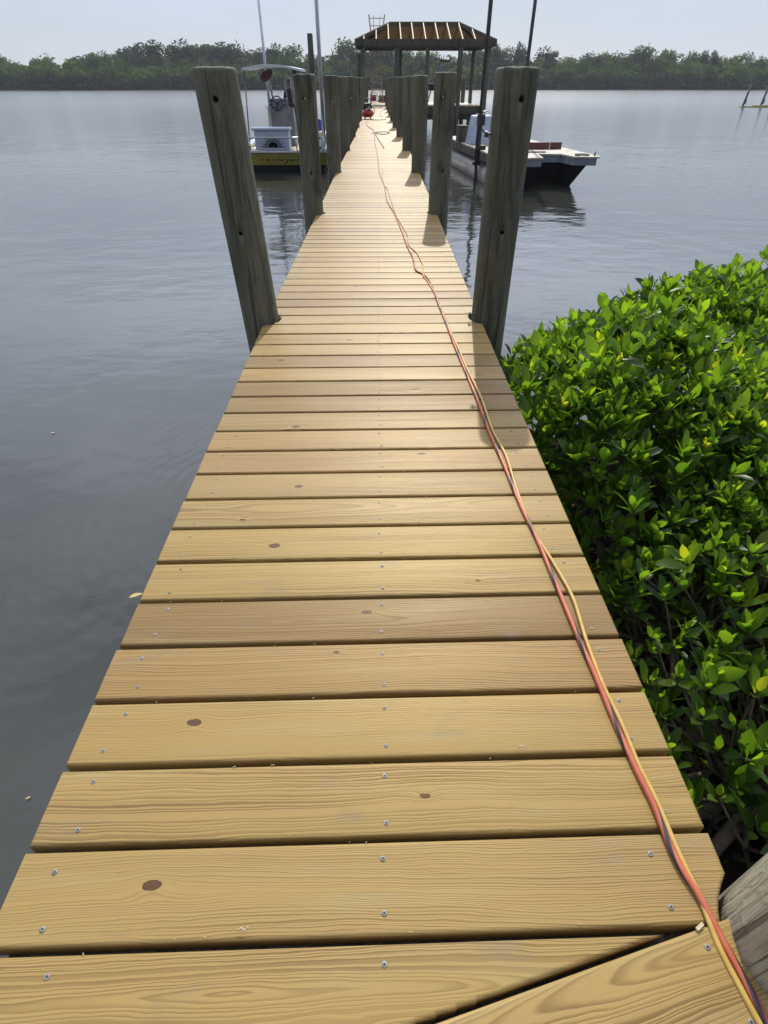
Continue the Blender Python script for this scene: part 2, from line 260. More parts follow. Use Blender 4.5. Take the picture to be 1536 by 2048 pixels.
# ------------------------------------------------------------------ object helpers
def tag(o, label=None, cat=None, group=None, kind=None):
    if label: o['label'] = label
    if cat: o['category'] = cat
    if group: o['group'] = group
    if kind: o['kind'] = kind
    return o
def thing(name, label, cat, loc=(0,0,0), rz=0.0, group=None):
    o = bpy.data.objects.new(name, None); COL.objects.link(o); o.empty_display_size = .2
    o.location = loc; o.rotation_euler = (0, 0, rz); return tag(o, label, cat, group)
class MB:
    def __init__(s): s.v = []; s.f = []; s.m = []; s.uv = None; s.sm = []
    def add(s, vs, fs, mi=0, smooth=False):
        b = len(s.v); s.v += [tuple(x) for x in vs]; s.f += [tuple(i+b for i in f) for f in fs]; s.m += [mi]*len(fs); s.sm += [smooth]*len(fs); return s
    def box(s, x0, x1, y0, y1, z0, z1, mi=0, mat=None):
        vs = [Vector((x, y, z)) for x in (x0, x1) for y in (y0, y1) for z in (z0, z1)]
        if mat is not None: vs = [mat @ p for p in vs]
        return s.add(vs, [(0,1,3,2),(4,6,7,5),(0,4,5,1),(2,3,7,6),(0,2,6,4),(1,5,7,3)], mi)
    def cbox(s, c, d, mi=0, rz=0.0, rx=0.0, ry=0.0):
        m = Matrix.Translation(c) @ Matrix.Rotation(rz, 4, 'Z') @ Matrix.Rotation(ry, 4, 'Y') @ Matrix.Rotation(rx, 4, 'X')
        return s.box(-d[0]/2, d[0]/2, -d[1]/2, d[1]/2, -d[2]/2, d[2]/2, mi, m)
    def tube(s, pts, rad, seg=10, mi=0, caps=True, smooth=True, uvs=False):
        pts = [Vector(p) for p in pts]; n = len(pts); rads = rad if isinstance(rad, (list, tuple)) else [rad]*n
        ref = Vector((0, 0, 1)) if abs((pts[-1]-pts[0]).normalized().z) < .9 else Vector((0, 1, 0))
        vs = []; 
        for i, p in enumerate(pts):
            t = (pts[min(i+1, n-1)]-pts[max(i-1, 0)]).normalized(); a = t.cross(ref)
            a = a.normalized() if a.length > 1e-6 else Vector((1, 0, 0)); b = a.cross(t).normalized()
            for j in range(seg):
                an = 2*math.pi*j/seg; vs.append(p + (a*math.cos(an)+b*math.sin(an))*rads[i])
        fs = [(i*seg+j, i*seg+(j+1) % seg, (i+1)*seg+(j+1) % seg, (i+1)*seg+j) for i in range(n-1) for j in range(seg)]
        s.add(vs, fs, mi, smooth)
        if caps:
            b = len(s.v)-n*seg; s.f += [tuple(b+j for j in reversed(range(seg))), tuple(b+(n-1)*seg+j for j in range(seg))]; s.m += [mi]*2; s.sm += [False]*2
        return s
    def bar(s, a, b, w, d=None, mi=0):
        a = Vector(a); b = Vector(b); d = d or w; t = (b-a); q = t.to_track_quat('Z', 'Y').to_matrix().to_4x4(); q.translation = a
        return s.box(-w/2, w/2, -d/2, d/2, 0, t.length, mi, q)
    def lathe(s, prof, seg=24, mi=0, c=(0,0,0), smooth=True, axis='Z'):
        vs = []; c = Vector(c)
        for r_, z in prof:
            for j in range(seg):
                a = 2*math.pi*j/seg; p = Vector((r_*math.cos(a), r_*math.sin(a), z))
                if axis == 'Y': p = Vector((p.x, p.z, p.y))
                if axis == 'X': p = Vector((p.z, p.x, p.y))
                vs.append(c+p)
        n = len(prof); fs = [(i*seg+j, i*seg+(j+1) % seg, (i+1)*seg+(j+1) % seg, (i+1)*seg+j) for i in range(n-1) for j in range(seg)]
        fs += [tuple(reversed(range(seg))), tuple((n-1)*seg+j for j in range(seg))]
        return s.add(vs, fs, mi, smooth)
    def prism(s, poly, z0, z1, mi=0, mat=None):
        n = len(poly); vs = [Vector((x, y, z0)) for x, y in poly]+[Vector((x, y, z1)) for x, y in poly]
        if mat is not None: vs = [mat @ p for p in vs]
        return s.add(vs, [tuple(reversed(range(n))), tuple(range(n, 2*n))]+[(i, (i+1) % n, n+(i+1) % n, n+i) for i in range(n)], mi)
    def build(s, name, mats, parent=None, bevel=0.0, loc=None):
        me = bpy.data.meshes.new(name); me.from_pydata(s.v, [], s.f)
        for m in (mats if isinstance(mats, (list, tuple)) else [mats]): me.materials.append(m)
        me.polygons.foreach_set('material_index', s.m); me.polygons.foreach_set('use_smooth', s.sm); me.update()
        bm = bmesh.new(); bm.from_mesh(me); bmesh.ops.recalc_face_normals(bm, faces=bm.faces); bm.to_mesh(me); bm.free()
        o = bpy.data.objects.new(name, me); COL.objects.link(o)
        if parent: o.parent = parent
        if loc: o.location = loc
        if bevel:
            b = o.modifiers.new('bevel', 'BEVEL'); b.width = bevel; b.segments = 2; b.limit_method = 'ANGLE'; b.angle_limit = R(40)
        return o
def apply_mods(o):
    dg = bpy.context.evaluated_depsgraph_get(); me = bpy.data.meshes.new_from_object(o.evaluated_get(dg)); old = o.data
    o.modifiers.clear(); o.data = me; me.name = old.name; return o
def catmull(pts, k=6):
    P = [Vector(p) for p in pts]; P = [P[0]*2-P[1]]+P+[P[-1]*2-P[-2]]; o = []
    for i in range(1, len(P)-2):
        for j in range(k):
            t = j/k; a, b, c, d = P[i-1], P[i], P[i+1], P[i+2]
            o.append(.5*((2*b)+(c-a)*t+(2*a-5*b+4*c-d)*t*t+(3*b-a-3*c+d)*t**3))
    o.append(P[-2]); return o
def interp(x, tab): return float(np.interp(x, [t[0] for t in tab], [t[1] for t in tab]))
# ------------------------------------------------------------------ setting: water, shore
W = MB(); W.add([(-3000, -1500, 0), (3000, -1500, 0), (3000, 4000, 0), (-3000, 4000, 0)], [(0,1,2,3)])
tag(W.build('water', M['water'], loc=(0, 0, WATER)), kind='structure')
def shore_y(x): return 186 + 3.0*math.sin(x*.021+1) + 1.2*math.sin(x*.09) + 0.00004*x*x*2
sh = MB(); xs = list(range(-420, 421, 4)); vs = []
for x in xs:
    y = shore_y(x)+mnoise.noise((x*.13, 0, 0))*1.2
    vs += [(x, y-1.2, WATER-.3), (x, y, WATER+.12+.12*mnoise.noise((x*.3, 5, 0))), (x, y+.8, WATER+.38+.1*mnoise.noise((x*.2, 9, 0))), (x, y+4, WATER+.6), (x, 3500, WATER+1.2)]
fs = []; mi = []
for i in range(len(xs)-1):
    for j in range(4): fs.append((i*5+j, (i+1)*5+j, (i+1)*5+j+1, i*5+j+1)); mi.append(0 if j < 2 else 1)
sh.add(vs, fs); sh.m = mi; tag(sh.build('shore', [M['mud'], M['shore_grass']]), kind='structure')
# ------------------------------------------------------------------ the dock
DK = .1452; D0 = .113
def eL(y): return interp(y, [(0,-.623),(3,-.622),(6.1,-.585),(9.2,-.556),(12.3,-.505),(15.4,-.455),(22,-.44),(30,-.36),(40,-.25)])
def eR(y): return interp(y, [(0,.588),(3,.591),(6.1,.625),(9.2,.652),(12.3,.672),(15.4,.695),(22,.70),(30,.74),(40,.79)])
PILE_Y = [3.10+3.1*i for i in range(11)]
PXL = [-.648,-.615,-.58,-.556,-.525,-.50,-.485,-.475,-.455,-.42,-.36]
PXR = [.640,.641,.637,.632,.62,.615,.62,.63,.64,.65,.66]
PILES = [('L', x, y) for x, y in zip(PXL, PILE_Y)]+[('R', x, y) for x, y in zip(PXR, PILE_Y)]+[('R', .655, .235)]
PR = .098
dock = thing('dock', 'long narrow walkway of new yellow pine boards running out over the water', 'dock', (0,0,0))
THK = .038
def board_mesh(name, specs, mats):
    """specs: list of (poly corners ccw near-left,near-right,far-right,far-left..., u0, seed, knot) -> one mesh with rounded top edges"""
    V = []; Fc = []; UV = []; G = []; K = []; SM = []
    for (poly, org, ang, seed, grain, knot) in specs:
        n = len(poly); b0 = len(V); P = [Vector((p[0], p[1])) for p in poly]
        rings = [(0.0, -THK), (0.0, -.0052), (.0013, -.002), (.0038, -.0004), (.0062, 0.0)]
        def inset(d):
            o = []
            for i in range(n):
                a, b, c = P[i-1], P[i], P[(i+1) % n]; e1 = (b-a).normalized(); e2 = (c-b).normalized()
                n1 = Vector((-e1.y, e1.x)); n2 = Vector((-e2.y, e2.x)); den = 1+n1.dot(n2); den = max(den, .3)
                o.append(b+(n1+n2)*(d/den))
            return o
        for d, z in rings:
            for q in inset(d): V.append((q.x, q.y, z+org[2]))
        faces = [(tuple(reversed(range(n))), 0)]
        for r_ in range(len(rings)-1):
            for i in range(n): faces.append(((r_*n+i, r_*n+(i+1) % n, (r_+1)*n+(i+1) % n, (r_+1)*n+i), 1 if r_ > 0 else 0))
        faces.append((tuple((len(rings)-1)*n+i for i in range(n)), 1))
        ca, sa = math.cos(-ang), math.sin(-ang)
        for f, sm in faces:
            Fc.append(tuple(i+b0 for i in f)); SM.append(bool(sm) and len(f) == 4 and f[0] >= n)
            for i in f:
                x, y, z = V[i+b0]; dx, dy = x-org[0], y-org[1]
                UV.append((dx*ca-dy*sa, dx*sa+dy*ca + (0 if z-org[2] > -.02 else .03))); G.append(grain); K.append(knot)
    me = bpy.data.meshes.new(name); me.from_pydata(V, [], Fc); me.materials.append(mats)
    uvl = me.uv_layers.new(name='UVMap'); uvl.data.foreach_set('uv', np.array(UV, dtype=np.float32).ravel())
    for nm, dat in (('grain', G), ('knot', K)):
        a = me.attributes.new(nm, 'FLOAT_COLOR', 'CORNER'); a.data.foreach_set('color', np.array(dat, dtype=np.float32).ravel())
    me.polygons.foreach_set('use_smooth', SM); me.update(); return me
def grain_of():
    t = random.random(); seed = random.random()
    if t < .38: v0 = random.uniform(-.03, .03); d0 = random.uniform(.0, .05)       # cathedral
    elif t < .75: v0 = random.choice((-1, 1))*random.uniform(.07, .16); d0 = random.uniform(.01, .06)
    else: v0 = random.choice((-1, 1))*random.uniform(.2, .4); d0 = random.uniform(.0, .1)
    return (v0, d0, random.uniform(-.035, .035), seed)
def knot_of(p=.7):
    if random.random() < p: return (random.uniform(-.5, .5), random.uniform(-.045, .045), random.uniform(.0025, .009), random.random())
    return (5, 5, .001, random.random())
def phi(y): return .013*max(0.0, 1-y/7.0)
def board_poly(i):
    ya = D0+DK*i; yb = ya+.1340+random.uniform(-.0012, .0012); ym = (ya+yb)/2; ph = phi(ym)+random.uniform(-.0008, .0008)
    l = eL(ym)+random.uniform(-.0016, .0016); r = eR(ym)+random.uniform(-.0016, .0016)
    def Y(x, y): return y+ph*x
    ch = {}
    for side, e in (('R', r), ('L', l)):
        c = [(e, Y(e, ya)), (e, Y(e, yb))]; sg = 1 if side == 'R' else -1
        for sd_, px, py in PILES:
            hw = PR+.014
            if sd_ != side: continue
            A0, A1 = max(ya, py-hw), min(yb, py+hw)
            if A1-A0 > .006 and sg*(px-sg*hw) < sg*e:
                c = []
                if A0-ya > .012: c += [(e, Y(e, ya)), (e, Y(e, A0))]
                for j in range(6):
                    yy = A0+(A1-A0)*j/5; t = (yy-py)/hw; xx = px-sg*hw*math.sqrt(max(0, 1-t*t)); xx = sg*min(sg*xx, sg*e-.001)
                    if c and (Vector((xx, Y(xx, yy)))-Vector(c[-1])).length < .004: continue
                    c.append((xx, Y(xx, yy)))
                if yb-A1 > .012: c += [(e, Y(e, A1)), (e, Y(e, yb))]
        ch[side] = c
    poly = ch['R']+ch['L'][::-1]
    return poly, ym, ph, l, r
NB = int((40.3-D0)/DK)
# the diagonal landing: its first board lies along this line
_a, _b = at(1440, 1843), at(870, 2048); LA = Vector((_a.x, _a.y)); LB = Vector((_b.x, _b.y)); ldir = (LB-LA).normalized(); lang = math.atan2(-ldir.y, -ldir.x)
lnor = Vector((-ldir.y, ldir.x)); 
if lnor.y > 0: lnor = -lnor            # towards the camera
NEAR = [  # grain / knot of the nearest boards, read off the photograph
    ((.012,.004,.030,.31), (-.047,-.040,.009,.45)), ((-.115,.02,.012,.55), (-.385,.012,.008,.35)), ((.13,.03,-.02,.21), (.085,.0,.005,.4)),
    ((-.13,.02,.01,.83), (-.39,.018,.008,.55)), ((-.20,.06,.02,.47), (-.10,.044,.0035,.78)), ((.0,.004,.012,.13), (-.03,.02,.007,.98)),
    ((.14,.03,-.02,.66), (.27,-.02,.0045,.4)), ((.18,.04,.02,.92), (-.30,-.012,.009,.5))]
stuff_specs = []
def screw_mb(mb, x, y, z=0.0):
    seg = 10; r0 = .0046
    mb.lathe([(r0, z-.002), (r0, z+.0006), (r0*.9, z+.0010), (r0*.42, z+.0009)], seg, 0, (x, y, 0)); mb.m[-1] = 1
rest_screws = MB()
for i in range(NB):
    poly, ym, ph, l, r = board_poly(i)
    if i == 0:      # last board before the corner, sawn off along the landing
        a = LA - lnor*.008; b = LB - lnor*.008
        slope = (a.y-b.y)/(a.x-b.x); yt = D0+.1340
        ycut = lambda x: b.y+slope*(x-b.x)
        xb = (D0-b.y)/(slope-ph)+b.x; xk = (yt-b.y+slope*b.x)/(slope-ph)
        pts = [(l, D0+ph*l), (xb, D0+ph*xb)]
        ns = 19
        for j in range(1, ns):
            x0 = xb+(xk-xb)*j/ns
            pts += [(x0, ycut(x0)-.0010), (x0+.0018, ycut(x0)+.0014)] if j < 10 else [(x0, ycut(x0))]
        pts += [(xk, yt+ph*xk), (l, yt+ph*l)]
        poly = pts
    g, kn = NEAR[i] if i < len(NEAR) else (grain_of(), knot_of())
    spec = (poly, (0, ym, random.uniform(-.0006, .0006)), math.atan(ph), 0, g, kn)
    sc = []
    for (bx, jx) in ((l+.075, .012), (.006+interp(ym, [(0,0),(5,.02),(15,.11),(40,.25)]), .006), (r-.075, .014)):
        for sy in (-.042, .040):
            sc.append((bx+random.uniform(-jx, jx), ym+sy+random.uniform(-.006, .006)+ph*bx))
    if i == 0: sc = [(-.505, .215), (.004, .222), (.005, .14), (-.52, .145)]
    if i == 1: sc = [(s[0] if s[0] < .45 else s[0]-.045, s[1]) for s in sc]
    if i < 100:
        me = board_mesh('deck_board', [spec], M['pine']); o = bpy.data.objects.new('deck_board', me); COL.objects.link(o); o.parent = dock
        if i < 16:
            for s in sc:
                q = MB(); screw_mb(q, s[0], s[1]); q.build('screw', [M['screw'], M['screw_socket']], o)
        elif i < 75:
            for s in sc: screw_mb(rest_screws, s[0], s[1])
    else: stuff_specs.append(spec)
me = board_mesh('far_deck_boards', stuff_specs, M['pine']); o = bpy.data.objects.new('deck_board', me); COL.objects.link(o); o.parent = dock; o['kind'] = 'stuff'
o = rest_screws.build('screw', [M['screw'], M['screw_socket']], dock); o['kind'] = 'stuff'
# framing under the boards
for xo in (-.46, .0, .46):
    q = MB(); ys = [i*1.55-1.4 for i in range(28)]
    for a, b in zip(ys[:-1], ys[1:]):
        ca = (eL(a)+eR(a))/2+xo; cb = (eL(b)+eR(b))/2+xo
        q.add([(ca-.02, a, -.23), (ca+.02, a, -.23), (ca+.02, a, -.041), (ca-.02, a, -.041), (cb-.02, b, -.23), (cb+.02, b, -.23), (cb+.02, b, -.041), (cb-.02, b, -.041)],
              [(0,1,2,3),(4,7,6,5),(0,4,5,1),(1,5,6,2),(2,6,7,3),(3,7,4,0)])
    q.build('stringer', M['grey_wood'], dock)
for i, y in enumerate(PILE_Y):
    for dy in (-.115, .115):
        q = MB(); q.box(PXL[i]+.05, PXR[i]-.05, y+dy-.018, y+dy+.018, -.47, -.232); q.build('cross_beam', M['grey_wood'], dock)
# landing boards at the corner
land = thing('landing', 'corner landing of the dock with a pine board set on the diagonal at lower right', 'dock', (0,0,0))
for j, (g, kn) in enumerate([((.05,.006,-.05,.72), (.02,-.02,.004,.45))]+[(grain_of(), knot_of()) for _ in range(8)]):
    s0 = lnor*(.1452*j); s1 = lnor*(.1452*j+.1335)
    a = LA-ldir*.10; b = LB+ldir*.9
    # near the pile the right end is cut short
    P_ = [a+s0, b+s0, b+s1, a+s1]
    P_ = [(p.x, p.y) for p in P_]
    c = (LA+LB)/2+lnor*(.0726+.1452*j)
    # ccw order
    me = board_mesh('deck_board', [(P_, (c.x, c.y, .004), lang, 0, g, kn)], M['pine'])
    o = bpy.data.objects.new('deck_board', me); COL.objects.link(o); o.parent = land
    bm = bmesh.new(); bm.from_mesh(me); bmesh.ops.recalc_face_normals(bm, faces=bm.faces); bm.to_mesh(me); bm.free()
    if j == 0:
        for t in (at(1413, 1896), at(1500, 2046)):
            q = MB(); screw_mb(q, t.x, t.y, .004); q.build('screw', [M['screw'], M['screw_socket']], o)
q = MB(); q.box(-.6, .55, .16, .33, -.27, -.045); q.build('joist', M['grey_wood'], land)
q = MB(); q.box(-.6, -.5, -1.2, .155, -.25, -.05); q.build('joist', M['grey_wood'], land)
q = MB(); q.box(-.05, .05, -1.2, .155, -.25, -.05); q.build('joist', M['grey_wood'], land)
q = MB(); q.box(.45, .55, -1.2, .155, -.25, -.05); q.build('joist', M['grey_wood'], land)
# ------------------------------------------------------------------ pilings
def piling_mesh(seed, top, bot=-2.4, r0=PR, holes=(), lean=(0, 0), rough=.5):
    rn = random.Random(seed); q = MB(); seg = 40; prof = []
    zs = [bot, -1.6, -1.1, -.7, -.35, -.1]+[.0+top*i/12 for i in range(12)]+[top-.018]
    vs = []
    def rad(a, z):
        n = mnoise.noise((math.cos(a)*1.3+seed*3, math.sin(a)*1.3, z*.8))*.03+mnoise.noise((math.cos(a)*5+seed, math.sin(a)*5, z*1.6))*.018
        return r0*(1+n+.02*math.sin(seed*2+z*1.1))
    rows = [(z, 1.0) for z in zs]+[(top-.008, .985), (top-.002, .955), (top, .90), (top+.002, .45)]
    for z, k in rows:
        cx, cy = lean[0]*z/top, lean[1]*z/top
        for j in range(seg):
            a = 2*math.pi*j/seg; rr = rad(a, z)*k; vs.append((cx+rr*math.cos(a), cy+rr*math.sin(a), z+(mnoise.noise((math.cos(a)*2, math.sin(a)*2, seed))*.004 if z > top-.1 else 0)))
    n = len(rows); fs = [(i*seg+j, i*seg+(j+1) % seg, (i+1)*seg+(j+1) % seg, (i+1)*seg+j) for i in range(n-1) for j in range(seg)]
    fs += [tuple(reversed(range(seg))), tuple((n-1)*seg+j for j in range(seg))]
    q.add(vs, fs, 0, True); q.sm[-1] = False; q.sm[-2] = False
    o = q.build('piling', M['piling'])
    if holes:
        c = MB()
        for (hx, hz, hr) in holes: c.lathe([(hr, -.2), (hr, .2)], 14, 0, (hx+lean[0]*hz/top, 0, hz), True, 'Y')
        co = c.build('cut', M['piling']); md = o.modifiers.new('b', 'BOOLEAN'); md.operation = 'DIFFERENCE'; md.object = co; md.solver = 'EXACT'
        apply_mods(o); me2 = co.data; bpy.data.objects.remove(co); bpy.data.meshes.remove(me2)
        for p in o.data.polygons: 
            if p.area < .02: p.use_smooth = True
    return o
ORD = ['nearest', 'second', 'third', 'fourth', 'fifth', 'sixth', 'seventh', 'eighth', 'ninth', 'tenth', 'farthest']
protos = {}
for side, xs_, nm in (('L', PXL, 'left'), ('R', PXR, 'right')):
    for i, y in enumerate(PILE_Y):
        hs = [(.004 if side == 'L' else .012, .99, .0125), (.0, .455, .0105)]
        if i in (1,): hs = [(-.01, .93, .012), (.012, .36, .011)]
        if i > 1: hs = [(.012*((-1)**i), .62+.1*(i % 3), .009)]
        if i < 5 or (i, side) not in protos:
            lean = ((-.055, 0) if (side, i) == ('L', 0) else (0, 0))
            key = (side, i) if i < 4 else ('x', i % 2)
            if key in protos:
                o = protos[key].copy(); COL.objects.link(o)
            else:
                o = piling_mesh(i*2+(side == 'R')+1, 1.10, holes=hs, lean=lean); protos[key] = o
        o.location = (xs_[i], y, random.uniform(-.008, .008) if i else 0)
        if i == 10: desc = 'round wooden piling farthest along the %s edge of the dock' % nm
        elif i == 0: desc = ('thick grey-green piling leaning outward, nearest of the left row' if side == 'L' else 'thick grey-green piling with bolt holes, nearest tall one of the right row')
        else: desc = 'wooden piling, %s from the camera in the row along the %s dock edge' % (ORD[i], nm)
        tag(o, desc, 'piling', 'pilings along the dock edges')
_p = piling_mesh(77, 2.2, r0=.104); _p.data.materials[0] = M['piling_pale']
tag(_p, 'round grey piling rising out of the bottom right corner of the view beside the cords', 'piling', 'pilings along the dock edges').location = (.655, .235, 0)
# small galvanised bolt on the nearest right piling
for (h, yy) in ((.86, 3.06), (.04, 3.03)):
    q = MB(); q.lathe([(.006, 0), (.006, .02), (.013, .02), (.013, .032)], 8, 0, (0, 0, 0), False, 'X'); 
    o = q.build('bolt', M['rubber_dark'], None); rr = bpy.data.objects['piling.%03d' % 11] if False else protos[('R', 0)]
    o.parent = rr; o.location = (-PR*.97, yy-3.10-.0, h); o.rotation_euler = (0, 0, math.pi)
# ------------------------------------------------------------------ cords on the deck
def cord(name, pix, rad, mat, label, cat='cord', h=None, group=None, extra=None, loose=0.0):
    pts = [at(x, y, (h or rad)) for x, y in pix]
    if extra: pts = extra+pts
    P_ = catmull(pts, 8); P_ = [Vector((p.x, p.y, max(p.z, rad+.0006))) for p in P_]; n = len(P_); seg = 12
    q = MB(); q.tube(P_, rad, seg); o = q.build(name, mat); me = o.data
    Ls = [0.0]
    for a, b in zip(P_[:-1], P_[1:]): Ls.append(Ls[-1]+(b-a).length)
    uvl = me.uv_layers.new(name='UVMap')
    for p in me.polygons:
        for li in p.loop_indices:
            vi = me.loops[li].vertex_index; uvl.data[li].uv = (Ls[min(vi//seg, n-1)], (vi % seg)/seg if not (vi % seg == 0 and any(me.loops[l].vertex_index % seg == seg-1 for l in p.loop_indices)) else 1.0)
    return tag(o, label, cat, group)
OR = [(1560,2092),(1530,2040),(1490,1962),(1450,1890),(1397,1790),(1350,1715),(1307,1610),(1268,1530),(1228,1440),(1190,1350),(1151,1262),(1112,1168),(1077,1085),(1040,1008),(1008,930),(979,865),(958,808),(932,745),(909,690),(896,655),(878,610),(862,567),(848,555-6),(832,540),(826,515),(815,493),(803,460),(789,427),(780,412),(774,400),(770,378),(768,368),(762,354),(758,338),(756,320),(753,300),(749,282)]
YE = [(1560,2108),(1518,2046),(1478,1972),(1436,1890),(1402,1800),(1378,1750),(1350,1690),(1312,1600),(1277,1530),(1244,1450),(1206,1370),(1172,1280),(1145,1195),(1106,1125),(1066,1060),(1035,985),(1012,912),(985,860),(962,795),(935,740),(918,700),(898,656),(880,613),(869,586),(857,565),(845,548),(846,531),(841,518),(832,504),(820,493),(816,480),(816,472),(805,452),(794,433),(786,412),(780,394),(775,378),(767,366),(765,335)]
cord('extension_cord', OR, .0057, M['cord_orange'], 'orange extension cord with dark spiral bands running the length of the dock')
cord('extension_cord', YE, .0047, M['cord_yellow'], 'plain yellow extension cord lying beside the orange one')
cord('air_hose', [(749,281),(749,266),(745,259),(737,254),(732,246),(735,243)], .007, M['hose'], 'thin dark hose end trailing to the red compressor')
cord('air_hose', [(768,296),(758,281),(751,269),(748,265),(756,267.5),(766,268.5),(775,267.5),(779,265.5),(772,263.8),(762,264),(752,264.5),(744,266.5)], .008, M['hose'], 'loose loop of dark hose lying on the deck in front of the compressor')
cord('air_hose', [(742,239.6),(750,240),(760,239.8),(772,239.2)], .009, M['black'], 'short black hose stretched across the deck right of the compressor')
cord('air_hose', [(766,234),(760,231),(759,227),(764,222),(772,218)], .006, M['hose'], 'pale thin line curling on the deck behind the compressor')
# ------------------------------------------------------------------ compressor
c = at(735.5, 238.5); comp = thing('air_compressor', 'red pancake air compressor with black motor housing standing on the dock', 'air compressor', (c.x, c.y+.18, 0))
q = MB(); q.lathe([(.05,.045),(.13,.05),(.185,.085),(.205,.14),(.205,.165),(.185,.215),(.13,.25),(.05,.258)], 28); q.build('tank', M['red'], comp)
q = MB(); q.cbox((0, 0, .33), (.30, .26, .10)); q.cbox((-.01, 0, .40), (.25, .22, .07)); q.lathe([(.055, -.13), (.05, .14)], 16, 0, (.03, 0, .30), True, 'Y'); q.build('motor_housing', M['black'], comp, bevel=.02)
q = MB(); q.tube(catmull([(-.12,0,.40),(-.12,0,.50),(-.06,0,.545),(.06,0,.545),(.12,0,.50),(.12,0,.40)], 4), .014, 8); q.build('handle', M['black'], comp)
q = MB(); q.cbox((.05, -.155, .30), (.09, .03, .07)); q.lathe([(.022, -.01), (.022, .01)], 12, 0, (.04, -.175, .33), True, 'Y'); q.build('gauge_panel', M['silver'], comp)
for a in range(4):
    q = MB(); an = a*math.pi/2+.78; q.lathe([(.022, 0), (.018, .06)], 10, 0, (.13*math.cos(an), .13*math.sin(an), 0)); q.build('foot', M['black'], comp)
q = MB(); q.tube(catmull([(.16,-.05,.33),(.22,-.06,.28),(.23,-.04,.20),(.20,.0,.13)], 5), .009, 8); q.build('power_lead', M['black'], comp)
# ------------------------------------------------------------------ pavilion over the far platform
pav = thing('pavilion', 'unfinished dark timber pavilion with open hip rafters at the end of the dock', 'pavilion', (0, 0, 0))
PX0, PX1, PY0, PY1 = -.62, 5.45, 34.7, 40.4
q = MB(); nb = int((PY1-PY0)/.145)
for i in range(nb):
    y = PY0+i*.145; q.box(.80, PX1, y, y+.137, -.038, 0.0)
q.build('deck', M['new_lumber'], pav)
q = MB(); q.box(.80, PX1, PY0-.04, PY0-.002, -.34, -.04); q.box(.80, PX1, PY1, PY1+.04, -.34, -.04); q.box(PX1, PX1+.04, PY0, PY1, -.34, -.04); q.build('rim_beam', M['dark_timber'], pav)
for y in (PY0+.25, PY0+2.8, PY1-.3):
    q = MB(); q.box(.6, PX1-.15, y-.05, y+.05, -.60, -.342); q.build('under_beam', M['dark_timber'], pav)
EH = 2.27; EX0, EX1, EY0, EY1 = -.86, 5.88, 34.15, 38.85; RH = 3.28; RX0, RX1, RY = .86, 4.30, 36.5
ES = 2.34
def post(x, y, top, r_=.105, name='post'):
    q = MB(); q.tube([(x, y, -2.2), (x, y, -.3), (x, y, 1.2), (x, y, top)], [r_*1.05, r_, r_*.97, r_*.93], 16); return q.build(name, M['piling'], pav)
for x in (-.50, 1.14, 2.66, 4.28, 5.62): post(x, 34.62, EH)
for x in (1.48, 2.93, 4.68, 5.42): post(x, 38.4, EH)
# eave beams
q = MB(); q.box(EX0+.25, EX1-.25, 34.42, 34.50, EH-.02, EH+.18); q.box(EX0+.25, EX1-.25, 38.5, 38.58, EH-.02, EH+.18); q.box(EX0+.26, EX0+.34, 34.5, 38.5, EH-.02, EH+.18); q.box(EX1-.34, EX1-.26, 34.5, 38.5, EH-.02, EH+.18); q.build('header_beam', M['dark_timber'], pav)
q = MB(); q.box(EX0, EX1, EY0-.02, EY0+.02, EH+.02, EH+.28); q.box(EX0, EX1, EY1-.02, EY1+.02, EH+.02, EH+.28); q.box(EX0-.02, EX0+.018, EY0+.02, EY1-.02, EH+.02, EH+.28); q.box(EX1-.018, EX1+.02, EY0+.02, EY1-.02, EH+.02, EH+.28); q.build('fascia', M['dark_timber'], pav)
EZ = EH+.26
q = MB(); q.box(RX0, RX1, RY-.02, RY+.02, RH-.16, RH); q.build('ridge_board', M['dark_timber'], pav)
for (a, b) in (((EX0, EY0), (RX0, RY)), ((EX1, EY0), (RX1, RY)), ((EX0, EY1), (RX0, RY)), ((EX1, EY1), (RX1, RY))):
    q = MB(); q.bar((a[0], a[1], EZ-.07), (b[0], b[1], RH-.07), .045, .14); q.build('hip_rafter', M['dark_timber'], pav)
def zfront(y): return EZ+(RH-EZ)*(y-EY0)/(RY-EY0)
nr = 11; px_raf = [EX0+.42+i*(EX1-EX0-.84)/(nr-1) for i in range(nr)]
for x in px_raf:
    if x < RX0: t = (x-EX0)/(RX0-EX0)
    elif x > RX1: t = (EX1-x)/(EX1-RX1)
    else: t = 1.0
    ye = EY0+(RY-EY0)*t
    q = MB(); 
    a = Vector((x, EY0+.03, zfront(EY0+.03))); b = Vector((x, ye, zfront(ye)))
    q.add([(x-.022, a.y, a.z-.14), (x+.022, a.y, a.z-.14), (x+.022, a.y, a.z), (x-.022, a.y, a.z), (x-.022, b.y, b.z-.14), (x+.022, b.y, b.z-.14), (x+.022, b.y, b.z), (x-.022, b.y, b.z)],
          [(0,1,2,3),(4,7,6,5),(0,4,5,1),(1,5,6,2),(2,6,7,3),(3,7,4,0)]); q.build('rafter', M['rafter'], pav)
